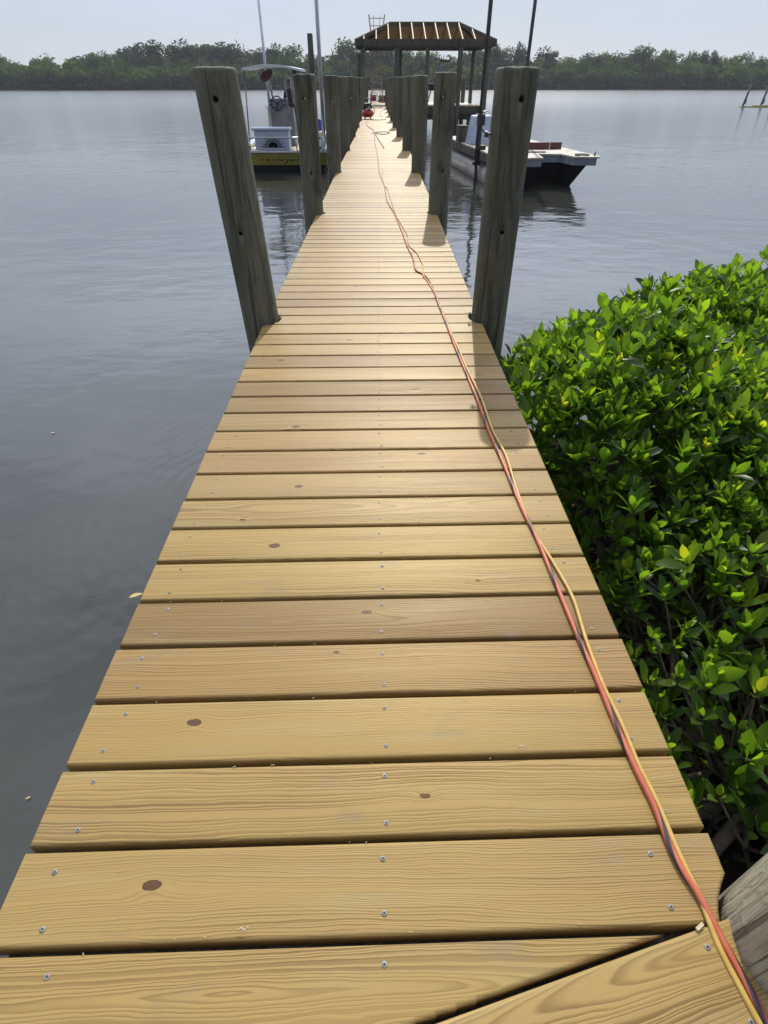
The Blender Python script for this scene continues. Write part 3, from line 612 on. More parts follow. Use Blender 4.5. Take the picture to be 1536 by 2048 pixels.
# sheathed slopes: back and the two hips
q = MB()
def slab(p, th=.03):
    p = [Vector(x) for x in p]; n = (p[1]-p[0]).cross(p[2]-p[0]).normalized(); 
    if n.z < 0: n = -n
    k = len(p); vs = p+[x+n*th for x in p]
    q.add(vs, [tuple(range(k)), tuple(range(k, 2*k))]+[(i, (i+1) % k, k+(i+1) % k, k+i) for i in range(k)])
slab([(EX0+.02, EY1, EZ), (EX1-.02, EY1, EZ), (RX1, RY+.03, RH), (RX0, RY+.03, RH)])
slab([(EX0+.02, EY0+.02, EZ), (EX0+.02, EY1-.03, EZ), (RX0-.01, RY, RH)])
slab([(EX1-.02, EY0+.02, EZ), (EX1-.02, EY1-.03, EZ), (RX1+.01, RY, RH)])
q.build('roof_sheathing', M['plywood'], pav)
# back rafters seen under the sheathing
for x in px_raf[1:-1]:
    t = 1.0 if RX0 <= x <= RX1 else ((x-EX0)/(RX0-EX0) if x < RX0 else (EX1-x)/(EX1-RX1)); yb = EY1-(EY1-RY)*t
    q = MB(); q.bar((x, EY1-.05, EZ-.09), (x, yb, EZ+(RH-EZ)*t-.09), .04, .12); q.build('rafter', M['redbrown'], pav)
# short pilings round the platform
for (x, y, top, lab) in ((-.72, 34.9, 2.02, 'thick dark piling taller than the dock row at the left of the pavilion'), (4.75, 39.9, 1.06, 'short round piling on the far edge of the platform, left of the pair'), (5.12, 39.3, 1.06, 'short round piling on the far edge of the platform, right of the pair')):
    q = MB(); q.tube([(0, 0, -2.2), (0, 0, .2), (0, 0, top-.02), (0, 0, top)], [.125, .12, .115, .10], 16); tag(q.build('piling', M['piling'], loc=(x, y, 0)), lab, 'piling')
q = MB(); q.tube([(0, 0, -2.4), (0, 0, .6), (0, 0, 2.5), (0, 0, 2.54)], [.14, .125, .115, .10], 16); tag(q.build('piling', M['dark_timber'], loc=(-2.62, 30, 0)), 'tall dark piling standing alone in the water beyond the left boat', 'piling')
# ------------------------------------------------------------------ ladders and site things
lad = thing('ladder', 'tall orange folding ladder standing straight up through the left of the pavilion roof', 'ladder', (.20, 39.0, 0), 0)
def rail(pts, w_=.03, nm='rail', m='orange_fibreglass'):
    q = MB()
    for a, b in zip(pts[:-1], pts[1:]): q.bar(a, b, w_, w_*1.9)
    q.build(nm, M[m], lad)
for s in (-1, 1):
    rail([(s*.36, 0, 0), (s*.30, .02, .45), (s*.225, .06, 1.15), (s*.205, .10, 1.9)])
    rail([(s*.17, .04, .05), (s*.17, .22, 3.72)], .026)
    rail([(s*.29, .15, 2.5), (s*.33, .20, 3.1), (s*.42, .24, 3.75)])
for i in range(12):
    z = .30+i*.30; wd = interp(z, [(0,.35),(.45,.30),(1.15,.22),(1.9,.19),(2.6,.18),(2.7,.29),(3.7,.36)])
    q = MB(); q.box(-wd, wd, .02+z*.05-.02, .02+z*.05+.025, z-.016, z+.016); q.build('rung', M['rung'] if z < 2.6 else M['orange_fibreglass'], lad)
bl = thing('stepladder', 'blue stepladder with dark top cap standing on the platform', 'stepladder', (3.66, 36.2, 0))
for sx in (-1, 1):
    for sy in (-1, 1):
        q = MB(); q.bar((sx*.26, sy*.5, 0), (sx*.15, sy*.05, 1.76), .035, .06); q.build('rail', M['blue_fibreglass'], bl)
for i in range(5):
    z = .3*(i+1); q = MB(); wd = .26-.11*z/1.76; q.box(-wd, wd, -.5+.45*z/1.76-.04, -.5+.45*z/1.76+.04, z-.012, z+.012); q.build('step', M['blue_fibreglass'], bl)
q = MB(); q.box(-.24, .24, -.11, .11, 1.74, 1.82); q.build('top_cap', M['black'], bl, bevel=.01)
sa = thing('table_saw', 'black table saw on splayed folding legs on the platform', 'table saw', (3.02, 35.1, 0))
q = MB(); q.box(-.34, .30, -.28, .28, .86, .90); q.build('table_top', M['silver'], sa)
q = MB(); q.prism([(-.28, -.22), (.24, -.22), (.24, .22), (-.28, .22)], .60, .858); q.build('body', M['black'], sa, bevel=.02)
for sx in (-1, 1):
    for sy in (-1, 1):
        q = MB(); q.tube([(sx*.10, sy*.2, .62), (sx*.27, sy*.3, .02)], .016, 8); q.build('leg', M['black'], sa)
q = MB(); q.bar((-.22, .0, .90), (-.20, .0, 1.10), .04, .03); q.build('fence_post', M['white_paint'], sa)
# things under the ladder
gn = thing('generator', 'small red portable generator at the foot of the ladder', 'generator', (.05, 39.9, 0))
q = MB(); q.box(-.24, .10, -.18, .18, .05, .36); q.build('body', M['red'], gn, bevel=.03)
q = MB(); q.tube(catmull([(-.26,0,.02),(-.26,0,.34),(-.16,0,.42),(.06,0,.42),(.14,0,.34),(.14,0,.02)], 4), .014, 8); q.build('frame', M['black'], gn)
g2 = thing('pressure_washer', 'grey engine unit with red shroud beside the generator', 'engine', (.40, 39.9, 0))
q = MB(); q.lathe([(.08,-.12),(.13,-.1),(.13,.1),(.08,.12)], 16, 0, (0, 0, .22), True, 'Y'); q.build('engine', M['console_grey'], g2)
q = MB(); q.box(.10, .26, -.12, .12, .04, .34); q.build('shroud', M['red'], g2, bevel=.03)
q = MB(); q.box(-.16, .24, -.16, .16, 0, .05); q.build('base', M['new_lumber'], g2)
q = MB(); N = 14
vs = []; 
for i in range(9):
    t = i/8; rr = .36*math.sqrt(max(0, 1-t**1.6))+.02
    for j in range(N):
        a = 2*math.pi*j/N; k = rr*(1+.18*mnoise.noise((math.cos(a)*2, math.sin(a)*2, t*3))); vs.append((k*math.cos(a)*1.15, k*math.sin(a)*.7, .31*t))
q.add(vs, [(i*N+j, i*N+(j+1) % N, (i+1)*N+(j+1) % N, (i+1)*N+j) for i in range(8) for j in range(N)]+[tuple(8*N+j for j in range(N))], 0, True)
tag(q.build('tarp_bag', M['black'], loc=(.66, 40.0, 0.002)), 'slumped black bag on the deck right of the ladder', 'bag')
q = MB(); q.box(-.28, .28, -.05, .05, 0, .03); tag(q.build('plank', M['dark_timber'], loc=(.60, 38.0, .001)), 'short dark plank lying across the deck in front of the ladder', 'plank')
# ------------------------------------------------------------------ left boat
BX, BY = -2.83, 20.3
boat = thing('motor_boat', 'white and yellow skiff with centre console and white canopy tied left of the dock', 'boat', (BX, BY, WATER))
def hull(mb, stations, mi=0):
    n = len(stations[0]); vs = [p for s_ in stations for p in s_]
    mb.add(vs, [(i*n+j, i*n+(j+1) % n, (i+1)*n+(j+1) % n, (i+1)*n+j) for i in range(len(stations)-1) for j in range(n)]+[tuple(range(n)), tuple((len(stations)-1)*n+j for j in range(n))], mi)
HB = 1.38
def sect(y, w_, k, z0, z1, flare=.06): return [(-w_+flare, y, z0), (w_-flare, y, z0), (w_, y, z1), (-w_, y, z1)]
ys = [0, 2.5, 4.6, 6.0, 6.8, 7.1]; ws = [HB, HB, HB*.93, HB*.68, HB*.32, .08]
q = MB(); hull(q, [sect(y, w_*.94, 0, -.35, .215, .10) for y, w_ in zip(ys, ws)]); q.build('hull_bottom', M['black_hull'], boat)
q = MB(); hull(q, [sect(y, w_, 0, .218, .545+.03*y/2, .05) for y, w_ in zip(ys, ws)]); q.build('hull', M['yellow_hull'], boat)
q = MB()
for s in (-1, 1):
    pts = [(s*(w_-.08), y, .60+.03*y/2) for y, w_ in zip(ys, ws)]
    for a, b in zip(pts[:-1], pts[1:]):
        a = Vector(a); b = Vector(b)
        q.add([a+Vector(v) for v in ((-.1,0,-.03),(.1,0,-.03),(.1,0,.05),(-.1,0,.05))]+[b+Vector(v) for v in ((-.1,0,-.03),(.1,0,-.03),(.1,0,.05),(-.1,0,.05))], [(0,1,2,3),(4,7,6,5),(0,4,5,1),(1,5,6,2),(2,6,7,3),(3,7,4,0)])
q.box(-HB, HB, -.03, .02, .548, .60); q.build('gunwale', M['white_paint'], boat)
q = MB(); q.box(-HB+.1, HB-.1, .05, 6.0, .55, .57); q.box(-.55, .55, 4.5, 6.2, .57, .68); q.build('floor', M['boat_carpet'], boat)
q = MB(); zr = .93
q.tube([(-1.25, -.02, zr), (1.25, -.02, zr)], .022, 8); q.tube([(-1.25, -.02, zr), (-1.25, -.02, .58)], .02, 8); q.tube([(.42, -.02, zr), (.44, -.02, .58)], .02, 8); q.tube([(1.25, -.02, zr), (1.25, -.02, .58)], .02, 8); q.build('stern_rail', M['silver'], boat)
# aft box with the sun emblem
BXC = -.33
q = MB(); q.box(BXC-.53, BXC+.53, .12, .60, .60, 1.10); q.build('aft_seat', M['seat_white'], boat, bevel=.02)
q = MB(); q.box(BXC-.60, BXC+.58, .08, .64, 1.102, 1.17); q.build('seat_lid', M['seat_white'], boat, bevel=.02)
q = MB(); EC = (BXC+.02, .115, .665)
pts = [(EC[0]+.165*math.cos(math.pi*i/16), EC[2]+.155*math.sin(math.pi*i/16)) for i in range(17)]
q.add([(x, .112, z) for x, z in pts]+[(x, .119, z) for x, z in pts], [tuple(range(17)), tuple(range(17, 34))]+[(i, (i+1) % 17, 17+(i+1) % 17, 17+i) for i in range(17)])
for i in range(13):
    a = math.pi*(i+.35)/12.7; r0_, r1_ = .19, .19+(.26 if i in (0, 12) else (.21 if i in (1, 11) else .14+.03*(i % 2))); wd = .04
    ca, sa_ = math.cos(a), math.sin(a)*.92
    p = [(EC[0]+r0_*ca-wd*sa_*.5, EC[2]+r0_*sa_+wd*ca*.5), (EC[0]+r0_*ca+wd*sa_*.5, EC[2]+r0_*sa_-wd*ca*.5), (EC[0]+r1_*ca, EC[2]+r1_*sa_)]
    q.add([(x, .112, z) for x, z in p]+[(x, .119, z) for x, z in p], [(0,1,2),(3,4,5),(0,1,4,3),(1,2,5,4),(2,0,3,5)])
q.build('sun_emblem', M['ink'], boat)
def text_mesh(txt, size, shear=.3):
    cu = bpy.data.curves.new('t', 'FONT'); cu.body = txt; cu.size = size; cu.shear = shear; cu.extrude = .002; cu.offset = .002; cu.align_x = 'CENTER'
    o = bpy.data.objects.new('t', cu); COL.objects.link(o); dg = bpy.context.evaluated_depsgraph_get(); me = bpy.data.meshes.new_from_object(o.evaluated_get(dg)); bpy.data.objects.remove(o); return me
me = text_mesh('Anna Jane', .33, .35); me.materials.append(M['ink']); o = bpy.data.objects.new('name_lettering', me); COL.objects.link(o); o.parent = boat; o.location = (-.05, -.004, .33); o.rotation_euler = (R(90-7), 0, 0)
# console
CX = -.20; CY = 1.9
q = MB(); q.add([(CX-.36, CY, .57), (CX+.42, CY, .57), (CX+.36, CY+.06, 1.62), (CX-.36, CY+.06, 1.62), (CX-.36, CY+.6, .57), (CX+.42, CY+.6, .57), (CX+.36, CY+.5, 1.62), (CX-.36, CY+.5, 1.62)], [(0,1,2,3),(4,7,6,5),(0,4,5,1),(1,5,6,2),(2,6,7,3),(3,7,4,0)]); cn = q.build('console', M['console_grey'], boat, bevel=.015)
q = MB(); q.add([(CX-.38, CY-.02, 1.62), (CX+.20, CY-.02, 1.62), (CX+.20, CY+.10, 1.84), (CX-.38, CY+.10, 1.84), (CX-.38, CY+.45, 1.62), (CX+.20, CY+.45, 1.62), (CX+.20, CY+.45, 1.84), (CX-.38, CY+.45, 1.84)], [(0,1,2,3),(4,7,6,5),(0,4,5,1),(1,5,6,2),(2,6,7,3),(3,7,4,0)]); ds = q.build('dashboard', M['grey_paint'], boat, bevel=.01)
for (dx, dz) in ((-.32, 1.79), (-.32, 1.68), (.13, 1.79), (.13, 1.68)):
    q = MB(); q.lathe([(.032, -.02), (.032, .0)], 14, 0, (CX+dx, CY+(dz-1.62)*.54-.024, dz), True, 'Y'); q.build('gauge', M['black'], ds)
q = MB(); wc = Vector((CX-.10, CY-.14, 1.72)); n = 28; ring = []
for i in range(n+1):
    a = 2*math.pi*i/n; ring.append(wc+Vector((.17*math.cos(a), .06*math.sin(a), .19*math.sin(a))))
q.tube(ring, .017, 8, caps=False)
for a in (math.pi/2*3, .5, math.pi-.5): q.tube([wc+Vector((0, .03, 0)), wc+Vector((.16*math.cos(a), .06*math.sin(a), .18*math.sin(a)))], .018, 6)
q.tube([wc+Vector((0, .16, -.02)), wc+Vector((0, -.02, 0))], .03, 10); q.build('steering_wheel', M['black'], boat)
q = MB(); q.tube([(CX-.42, CY-.05, .58), (CX-.42, CY-.05, 1.62), (CX-.50, CY-.05, 1.64)], .018, 8); q.tube([(CX+.50, CY-.02, .58), (CX+.40, CY, 1.62)], .018, 8); q.build('grab_rail', M['silver'], boat)
q = MB(); q.cbox((CX+.36, CY+.12, 1.66), (.16, .12, .10)); q.cbox((CX+.26, CY+.18, 1.665), (.08, .1, .08)); q.build('throttle', M['black'], boat, bevel=.015)
# canopy and its frame
TX0, TX1, TY0, TY1, TZ = -1.22, .56, 1.35, 3.3, 2.56
q = MB(); nx = 16; vs = []
for (dz, yy) in ((0, TY0), (0, TY1)):
    for i in range(nx+1):
        t = i/nx; x = TX0+(TX1-TX0)*t; z = TZ+.10*math.sin(math.pi*t)-.03*t; vs += [(x, yy, z), (x, yy, z+.055)]
m_ = (nx+1)*2; fs = []
for i in range(nx): a = 2*i; fs += [(a, a+2, m_+a+2, m_+a), (a+1, a+3, m_+a+3, m_+a+1), (a, a+1, a+3, a+2), (m_+a, m_+a+1, m_+a+3, m_+a+2)]
fs += [(0, 1, m_+1, m_), (2*nx, 2*nx+1, m_+2*nx+1, m_+2*nx)]
q.add(vs, fs, 0); q.build('canopy', M['white_paint'], boat)
for (a, b) in (((CX-.34, CY+.05, 1.84), (CX-.50, CY+.0, 2.6)), ((CX-.26, CY+.12, 1.84), (CX-.38, CY+.1, 2.62)), ((CX-.30, CY+.5, 1.84), (CX-.44, CY+.9, 2.62)), ((CX+.24, CY+.06, 1.64), (CX+.17, CY+.05, 2.6)), ((CX+.42, CY+.10, 1.62), (CX+.34, CY+.1, 2.6)), ((CX+.40, CY+.5, 1.64), (CX+.36, CY+.9, 2.6))):
    q = MB(); q.tube([a, b], .019, 8); q.build('canopy_post', M['silver'], boat)
q = MB(); q.tube([(TX0+.05, TY0+.1, TZ-.02), (-1.02, .05, .60)], .017, 8); q.build('fishing_rod', M['black'], boat)
q = MB(); q.tube([(TX1-.08, TY0+.02, TZ-.03), (1.05, 1.2, 1.1)], .016, 8); q.build('canopy_strut', M['rubber_dark'], boat)
q = MB(); q.cbox((TX1-.17, TY0+.06, TZ-.03), (.12, .10, .13)); q.build('deck_light', M['black'], boat, bevel=.01)
q = MB(); pr = [(.02, -.20), (.09, -.17), (.13, -.05), (.12, .08), (.07, .2), (.02, .24)]; q.lathe(pr, 14, 0, (0, 0, 0), True, 'X'); o = q.build('life_jacket', M['maroon'], None, loc=(BX+CX-.36, BY+CY-.1, WATER+2.42)); o.rotation_euler = (0, R(-32), 0)
tag(o, 'rolled maroon life jacket hanging under the left boat canopy', 'life jacket')
# outboard
ob = q = MB(); q.box(.92, 1.20, -.42, -.08, .62, .98); q.box(.98, 1.14, -.36, -.12, -.3, .62); q.build('outboard_motor', M['black'], boat, bevel=.04)
q = MB(); q.box(1.09, 1.206, -.426, -.15, .72, .92); q.build('motor_panel', M['white_paint'], boat, bevel=.02)
q = MB(); q.tube([(1.30, .05, .62), (1.28, 1.2, 1.12), (1.28, 2.4, 1.12), (1.1, 3.6, .66)], .02, 8); q.build('side_rail', M['silver'], boat)
q = MB(); q.box(.78, 1.28, .9, 2.2, .62, 1.02); q.build('side_locker', M['boat_carpet'], boat, bevel=.03)
q = MB(); vs = []
for i in range(7):
    t = i/6
    for j in range(12):
        a = 2*math.pi*j/12; k = (.19-.10*t)*(1+.35*mnoise.noise((math.cos(a)*2, math.sin(a)*2, t*4))); vs.append((k*math.cos(a), k*math.sin(a), .30*t))
q.add(vs, [(i*12+j, i*12+(j+1) % 12, (i+1)*12+(j+1) % 12, (i+1)*12+j) for i in range(6) for j in range(12)]+[tuple(72+j for j in range(12))], 0, True)
tag(q.build('towel', M['blue_cloth'], loc=(BX+1.02, BY+1.5, WATER+1.022)), 'crumpled blue cloth on the side locker of the left boat', 'towel')
# anchor poles on both sides
q = MB(); q.tube([(.98, 4.6, .3), (.98, 4.6, 2.0), (.98, 4.6, 4.9)], .045, 12); q.lathe([(.05, 4.88), (.02, 5.0)], 10, 0, (.98, 4.6, 0)); 
for v_ in range(len(q.v)): q.v[v_] = (q.v[v_][0]-1.96, q.v[v_][1], q.v[v_][2])
q.build('anchor_pole', M['silver'], boat)
q = MB(); q.tube([(1.27, .3, .2), (1.27, .3, 3), (1.27, .3, 6.4)], .055, 12); q.build('anchor_pole', M['silver'], boat)
# ------------------------------------------------------------------ person on the bow
def person(loc, rz):
    root = thing('person', 'person in dark navy jacket and black cap standing behind the console of the left boat', 'person', loc, rz)
    J = {'pel': (0,0,.93,.135), 'wst': (0,0,1.08,.125), 'chs': (0,.01,1.30,.155), 'nkb': (0,0,1.43,.075), 'nck': (0,-.01,1.50,.052), 'hd0': (0,-.02,1.58,.078), 'hd1': (0,-.01,1.66,.086), 'hd2': (0,0,1.72,.06)}
    for s, k in ((-1, 'l'), (1, 'r')):
        J.update({k+'sh': (s*.19,0,1.39,.068), k+'el': (s*.27,-.04,1.12,.047), k+'wr': (s*.24,-.20,.92,.030), k+'hp': (s*.10,0,.86,.092), k+'kn': (s*.12,-.01,.48,.062), k+'an': (s*.13,.02,.09,.042), k+'to': (s*.14,-.14,.04,.036)})
    E = [('pel','wst'),('wst','chs'),('chs','nkb'),('nkb','nck'),('nck','hd0'),('hd0','hd1'),('hd1','hd2')]
    for k in 'lr': E += [('nkb',k+'sh'),(k+'sh',k+'el'),(k+'el',k+'wr'),('pel',k+'hp'),(k+'hp',k+'kn'),(k+'kn',k+'an'),(k+'an',k+'to')]
    keys = list(J); me = bpy.data.meshes.new('body'); me.from_pydata([J[k][:3] for k in keys], [(keys.index(a), keys.index(b)) for a, b in E], [])
    o = bpy.data.objects.new('body', me); COL.objects.link(o); sk = o.modifiers.new('s', 'SKIN'); sv = me.skin_vertices[0].data
    for i, k in enumerate(keys): r_ = J[k][3]; sv[i].radius = (r_*(1.5 if k in ('chs','wst','pel') else 1.15), r_*(.85 if k in ('chs','wst','pel') else 1)); sv[i].use_root = k == 'pel'
    ss = o.modifiers.new('u', 'SUBSURF'); ss.levels = 2; ss.render_levels = 2; apply_mods(o); o.parent = root
    me = o.data; me.materials.clear(); [me.materials.append(m) for m in (M['navy'], M['skin'], M['trousers'])]
    for p in me.polygons:
        z = p.center.z; p.use_smooth = True; p.material_index = 1 if (z > 1.47 or (z < .98 and abs(p.center.x) > .17 and p.center.y < -.12 and z > .8)) else (2 if z < .97 and not (abs(p.center.x) > .2 and p.center.y < -.03) else 0)
    for s in (-1, 1):     # five separate fingers on each hand
        for f in range(5):
            q = MB(); b = Vector((s*.235+s*(.018-.012*f), -.215, .90)); ln = (.045, .075, .08, .075, .06)[f]
            d = Vector((s*-.1 if f else -s*.8, -.5, -.9)).normalized(); q.tube([b, b+d*ln*.6, b+d*ln+Vector((0, .008, -.006))], [.009, .008, .006], 8); q.build('finger', M['skin'], o)
    q = MB(); q.lathe([(.094, 1.655), (.098, 1.70), (.085, 1.745), (.05, 1.775), (.01, 1.785)], 18, 0, (0, -.005, 0)); q.cbox((0, -.12, 1.665), (.14, .12, .014), rx=R(8)); q.build('cap', M['black'], root)
    q = MB()
    for s in (-1, 1): q.lathe([(.011, -.004), (.004, .006)], 8, 0, (s*.032, -.096, 1.64), True, 'Y')
    q.build('eyes', M['black'], root)
    q = MB(); q.lathe([(.013, -.012), (.016, 0), (.008, .03)], 8, 0, (0, -.108, 1.605)); q.build('nose', M['skin'], root)
    return root
person((BX-.19, BY+4.75, WATER+.682), R(20)).scale = (.95, .95, .95)
# ------------------------------------------------------------------ right boat (work barge)
AN = math.atan2(.104, .9946); bg_ = thing('work_barge', 'flat work barge with stepped white-edged bow and black hull moored right of the dock', 'boat', (3.25, 16.5, WATER), AN)
DZ = .75
poly = [(0,0),(1.12,0),(1.30,.95),(1.92,.85),(2.02,.18),(2.65,.02),(2.72,.20),(2.5,7.0),(0,7.0)]
q = MB(); q.prism(poly, DZ-.035, DZ); q.build('deck', M['boat_carpet'], bg_)
ins = [(.02,.03),(1.10,.03),(1.28,.98),(1.94,.88),(2.04,.21),(2.60,.06),(2.52,.3),(2.45,6.95),(.02,6.95)]
q = MB(); q.prism(ins, DZ-.20, DZ-.037); q.build('rim', M['grey_paint'], bg_)
q = MB()
def hullbox(x0, x1, y0, y1, z0, z1, rk, sl): 
    q.add([(x0+sl, y0+rk, z0), (x1-sl, y0+rk, z0), (x1-sl, y1, z0), (x0+sl, y1, z0), (x0, y0, z1), (x1, y0, z1), (x1, y1, z1), (x0, y1, z1)], [(0,3,2,1),(4,5,6,7),(0,1,5,4),(1,2,6,5),(2,3,7,6),(3,0,4,7)])
hullbox(.45, 1.05, .10, 6.9, -.35, DZ-.20, .55, .05); hullbox(1.15, 2.02, 1.02, 6.9, -.35, DZ-.202, .5, .02); hullbox(2.024, 2.45, .28, 6.88, -.35, DZ-.203, .9, .22); q.build('hull', M['black_hull'], bg_)
q = MB(); q.tube([(.30, .25, .22), (.30, .6, .16), (.30, 1.2, .13), (.30, 6.9, .13)], [.12, .26, .32, .32], 20); q.build('pontoon', M['aluminium'], bg_)
q = MB(); q.box(.0, .04, .05, 6.95, DZ-.23, DZ-.04); q.build('side_rail', M['grey_wood'], bg_)
q = MB(); q.tube([(2.30, .85, .28), (2.50, .80, .30)], .035, 8); q.build('rub_cleat', M['rubber_dark'], bg_)
q = MB(); q.box(.7, 2.38, 2.05, 2.10, DZ+.002, DZ+.17); q.build('bow_board', M['redbrown'], bg_)
q = MB(); q.box(2.0, 2.03, 2.035, 2.048, DZ, DZ+.18); q.build('strap', M['boat_carpet'], bg_)
q = MB(); q.tube(catmull([(2.1,.35,DZ+.012),(2.2,.30,DZ+.02),(2.3,.42,DZ+.015),(2.42,.30,DZ+.02),(2.5,.40,DZ+.015),(2.35,.50,DZ+.02),(2.15,.45,DZ+.02)], 4), .02, 6); tag(q.build('rope', M['rubber_dark'], None, loc=(3.25, 16.5, WATER)), 'dark rope heaped on the right corner of the barge bow', 'rope').rotation_euler = (0, 0, AN)
q = MB(); q.tube(catmull([(.9,1.2,DZ+.012),(1.05,1.15,DZ+.02),(1.2,1.25,DZ+.015),(1.45,1.18,DZ+.02),(1.6,1.2,DZ+.015)], 4), .018, 6); tag(q.build('rope', M['rubber_dark'], None, loc=(3.25, 16.5, WATER)), 'short dark rope lying on the middle of the barge bow', 'rope').rotation_euler = (0, 0, AN)
q = MB(); q.tube([(2.6, .25, DZ), (2.61, .25, DZ+.10)], [.025, .012], 8); q.build('cleat', M['rubber_dark'], bg_)
q = MB(); q.add([(.10, 3.7, DZ+.002), (.90, 3.7, DZ+.002), (.78, 3.78, DZ+.72), (.20, 3.78, DZ+.72), (.10, 4.4, DZ+.002), (.90, 4.4, DZ+.002), (.78, 4.3, DZ+.72), (.20, 4.3, DZ+.72)], [(0,1,2,3),(4,7,6,5),(0,4,5,1),(1,5,6,2),(2,6,7,3),(3,7,4,0)]); q.build('console', M['seat_white'], bg_, bevel=.03)
q = MB(); q.box(.09, .91, 3.66, 3.72, DZ+.003, DZ+.24); q.build('console_step', M['seat_white'], bg_, bevel=.015)
q = MB(); q.tube(catmull([(.35,3.9,DZ+.72),(.42,3.88,DZ+.80),(.55,3.88,DZ+.83),(.66,3.9,DZ+.80),(.72,3.9,DZ+.72)], 4), .018, 8); q.build('grab_rail', M['white_paint'], bg_)
q = MB(); q.lathe([(.07, 0), (.07, .30), (.03, .36)], 14, 0, (1.02, 3.95, DZ+.30)); q.box(.93, 1.11, 3.86, 4.04, DZ+.002, DZ+.30); tag(q.build('fuel_can', M['red'], None, loc=(3.25, 16.5, WATER)), 'red canister standing beside the white console on the barge', 'canister').rotation_euler = (0, 0, AN)
q = MB(); q.box(-.06, .20, 4.5, 5.0, DZ+.002, DZ+.40); q.box(-.08, .22, 4.48, 5.02, DZ+.402, DZ+.44); tag(q.build('crate', M['dark_timber'], None, loc=(3.25, 16.5, WATER)), 'dark lidded box behind the white console on the barge', 'box').rotation_euler = (0, 0, AN)
q = MB(); q.tube([(-.05, 2.2, .95), (-.05, 2.2, 6.6)], .055, 12); q.build('anchor_pole', M['rubber_dark'], bg_)
q = MB(); q.tube([(-.05, 2.2, -.6), (-.05, 2.2, .45)], .04, 10); q.tube([(-.05, 2.2, .40), (-.05, 2.2, 1.55)], .078, 12); q.cbox((-.03, 2.2, 1.45), (.19, .2, .26)); q.cbox((.03, 2.2, .80), (.26, .16, .12)); q.cbox((-.05, 2.2, .42), (.2, .2, .1)); q.tube([(0, 2.2, 1.25), (.35, 2.25, .95)], .02, 8); q.build('pole_bracket', M['black'], bg_, bevel=.01)
q = MB(); q.tube([(2.36, 6.0, .3), (2.36, 6.0, 7.2)], .055, 12); q.build('anchor_pole', M['rubber_dark'], bg_)
# ------------------------------------------------------------------ far water objects
bm_ = thing('boom', 'faded yellow floating boards at the far right of the water', 'float', (41.6, 71, WATER))
q = MB(); q.box(-3.0, 0.2, -.25, .1, -.05, .10); q.build('float_board', M['yellow_boom'], bm_)
q = MB(); q.box(-1.6, 5.0, -.15, .3, -.04, .18); q.build('float_board', M['yellow_boom'], bm_)
for (x, lab) in ((38.9, 'dark leaning post at the left end of the yellow float'), (40.8, 'dark leaning post in the middle of the yellow float'), (41.9, 'dark leaning post farthest right on the yellow float')):
    q = MB(); q.tube([(0, 0, -.8), (.28, 0, 2.0)], .10, 10); q.cbox((.17, -.08, .48), (.2, .1, .4)); tag(q.build('post', M['grey_wood'], None, loc=(x, 71.2, WATER)), lab, 'post', 'posts on the yellow float')
q = MB(); q.tube([(0, 0, -.8), (0, 0, .6)], .13, 10); tag(q.build('stake', M['grey_wood'], None, loc=(45.0, 168, WATER)), 'tiny dark stake in the water near the far shore', 'stake')
# ------------------------------------------------------------------ leaves: mesh of many small blades
def leaf_cloud(name, centers, dirs, ups, lens, wids, tints, mat, parent=None, simple_=False):
    n = len(centers)
    d = dirs/np.linalg.norm(dirs, axis=1, keepdims=True); s = np.cross(d, ups); s /= (np.linalg.norm(s, axis=1, keepdims=True)+1e-9); u = np.cross(s, d)
    if simple_: st = [(0, 0, 0), (.5, 1, 0), (.5, -1, 0), (1, 0, 0)]; faces = [(0,1,3,2)]
    else:
        st = [(0, 0, 0), (.22, .60, .10), (.22, 0, 0), (.22, -.60, .10), (.50, 1, .14), (.50, 0, .0), (.50, -1, .14), (.80, .72, .08), (.80, 0, -.02), (.80, -.72, .08), (1, 0, -.10)]
        faces = [(0,2,1),(0,3,2),(1,2,5,4),(2,3,6,5),(4,5,8,7),(5,6,9,8),(7,8,10),(8,9,10)]
    V = np.empty((n, len(st), 3), dtype=np.float32)
    for k, (a, b, c_) in enumerate(st):
        V[:, k] = centers+d*(a*lens)[:, None]+s*(b*wids/2)[:, None]+u*((c_*wids)+(-.10*lens*a*a if not simple_ else 0))[:, None]
    V = V.reshape(-1, 3); m = len(st)
    lt = np.array([len(f) for f in faces]); flat = np.concatenate([np.array(f) for f in faces])
    LI = (flat[None, :]+(np.arange(n)*m)[:, None]).ravel().astype(np.int32); LT = np.tile(lt, n); LS = np.concatenate([[0], np.cumsum(LT)[:-1]])
    me = bpy.data.meshes.new(name); me.vertices.add(len(V)); me.vertices.foreach_set('co', V.ravel()); me.loops.add(len(LI)); me.loops.foreach_set('vertex_index', LI)
    me.polygons.add(len(LT)); me.polygons.foreach_set('loop_start', LS.astype(np.int32)); me.polygons.foreach_set('loop_total', LT.astype(np.int32)); me.polygons.foreach_set('use_smooth', np.ones(len(LT), dtype=bool))
    me.update(calc_edges=True); me.validate()
    a = me.attributes.new('tint', 'FLOAT_VECTOR', 'POINT'); tt = np.repeat(tints, m); a.data.foreach_set('vector', np.stack([tt, tt, tt], 1).astype(np.float32).ravel())
    me.materials.append(mat); o = bpy.data.objects.new(name, me); COL.objects.link(o)
    if parent: o.parent = parent
    return o
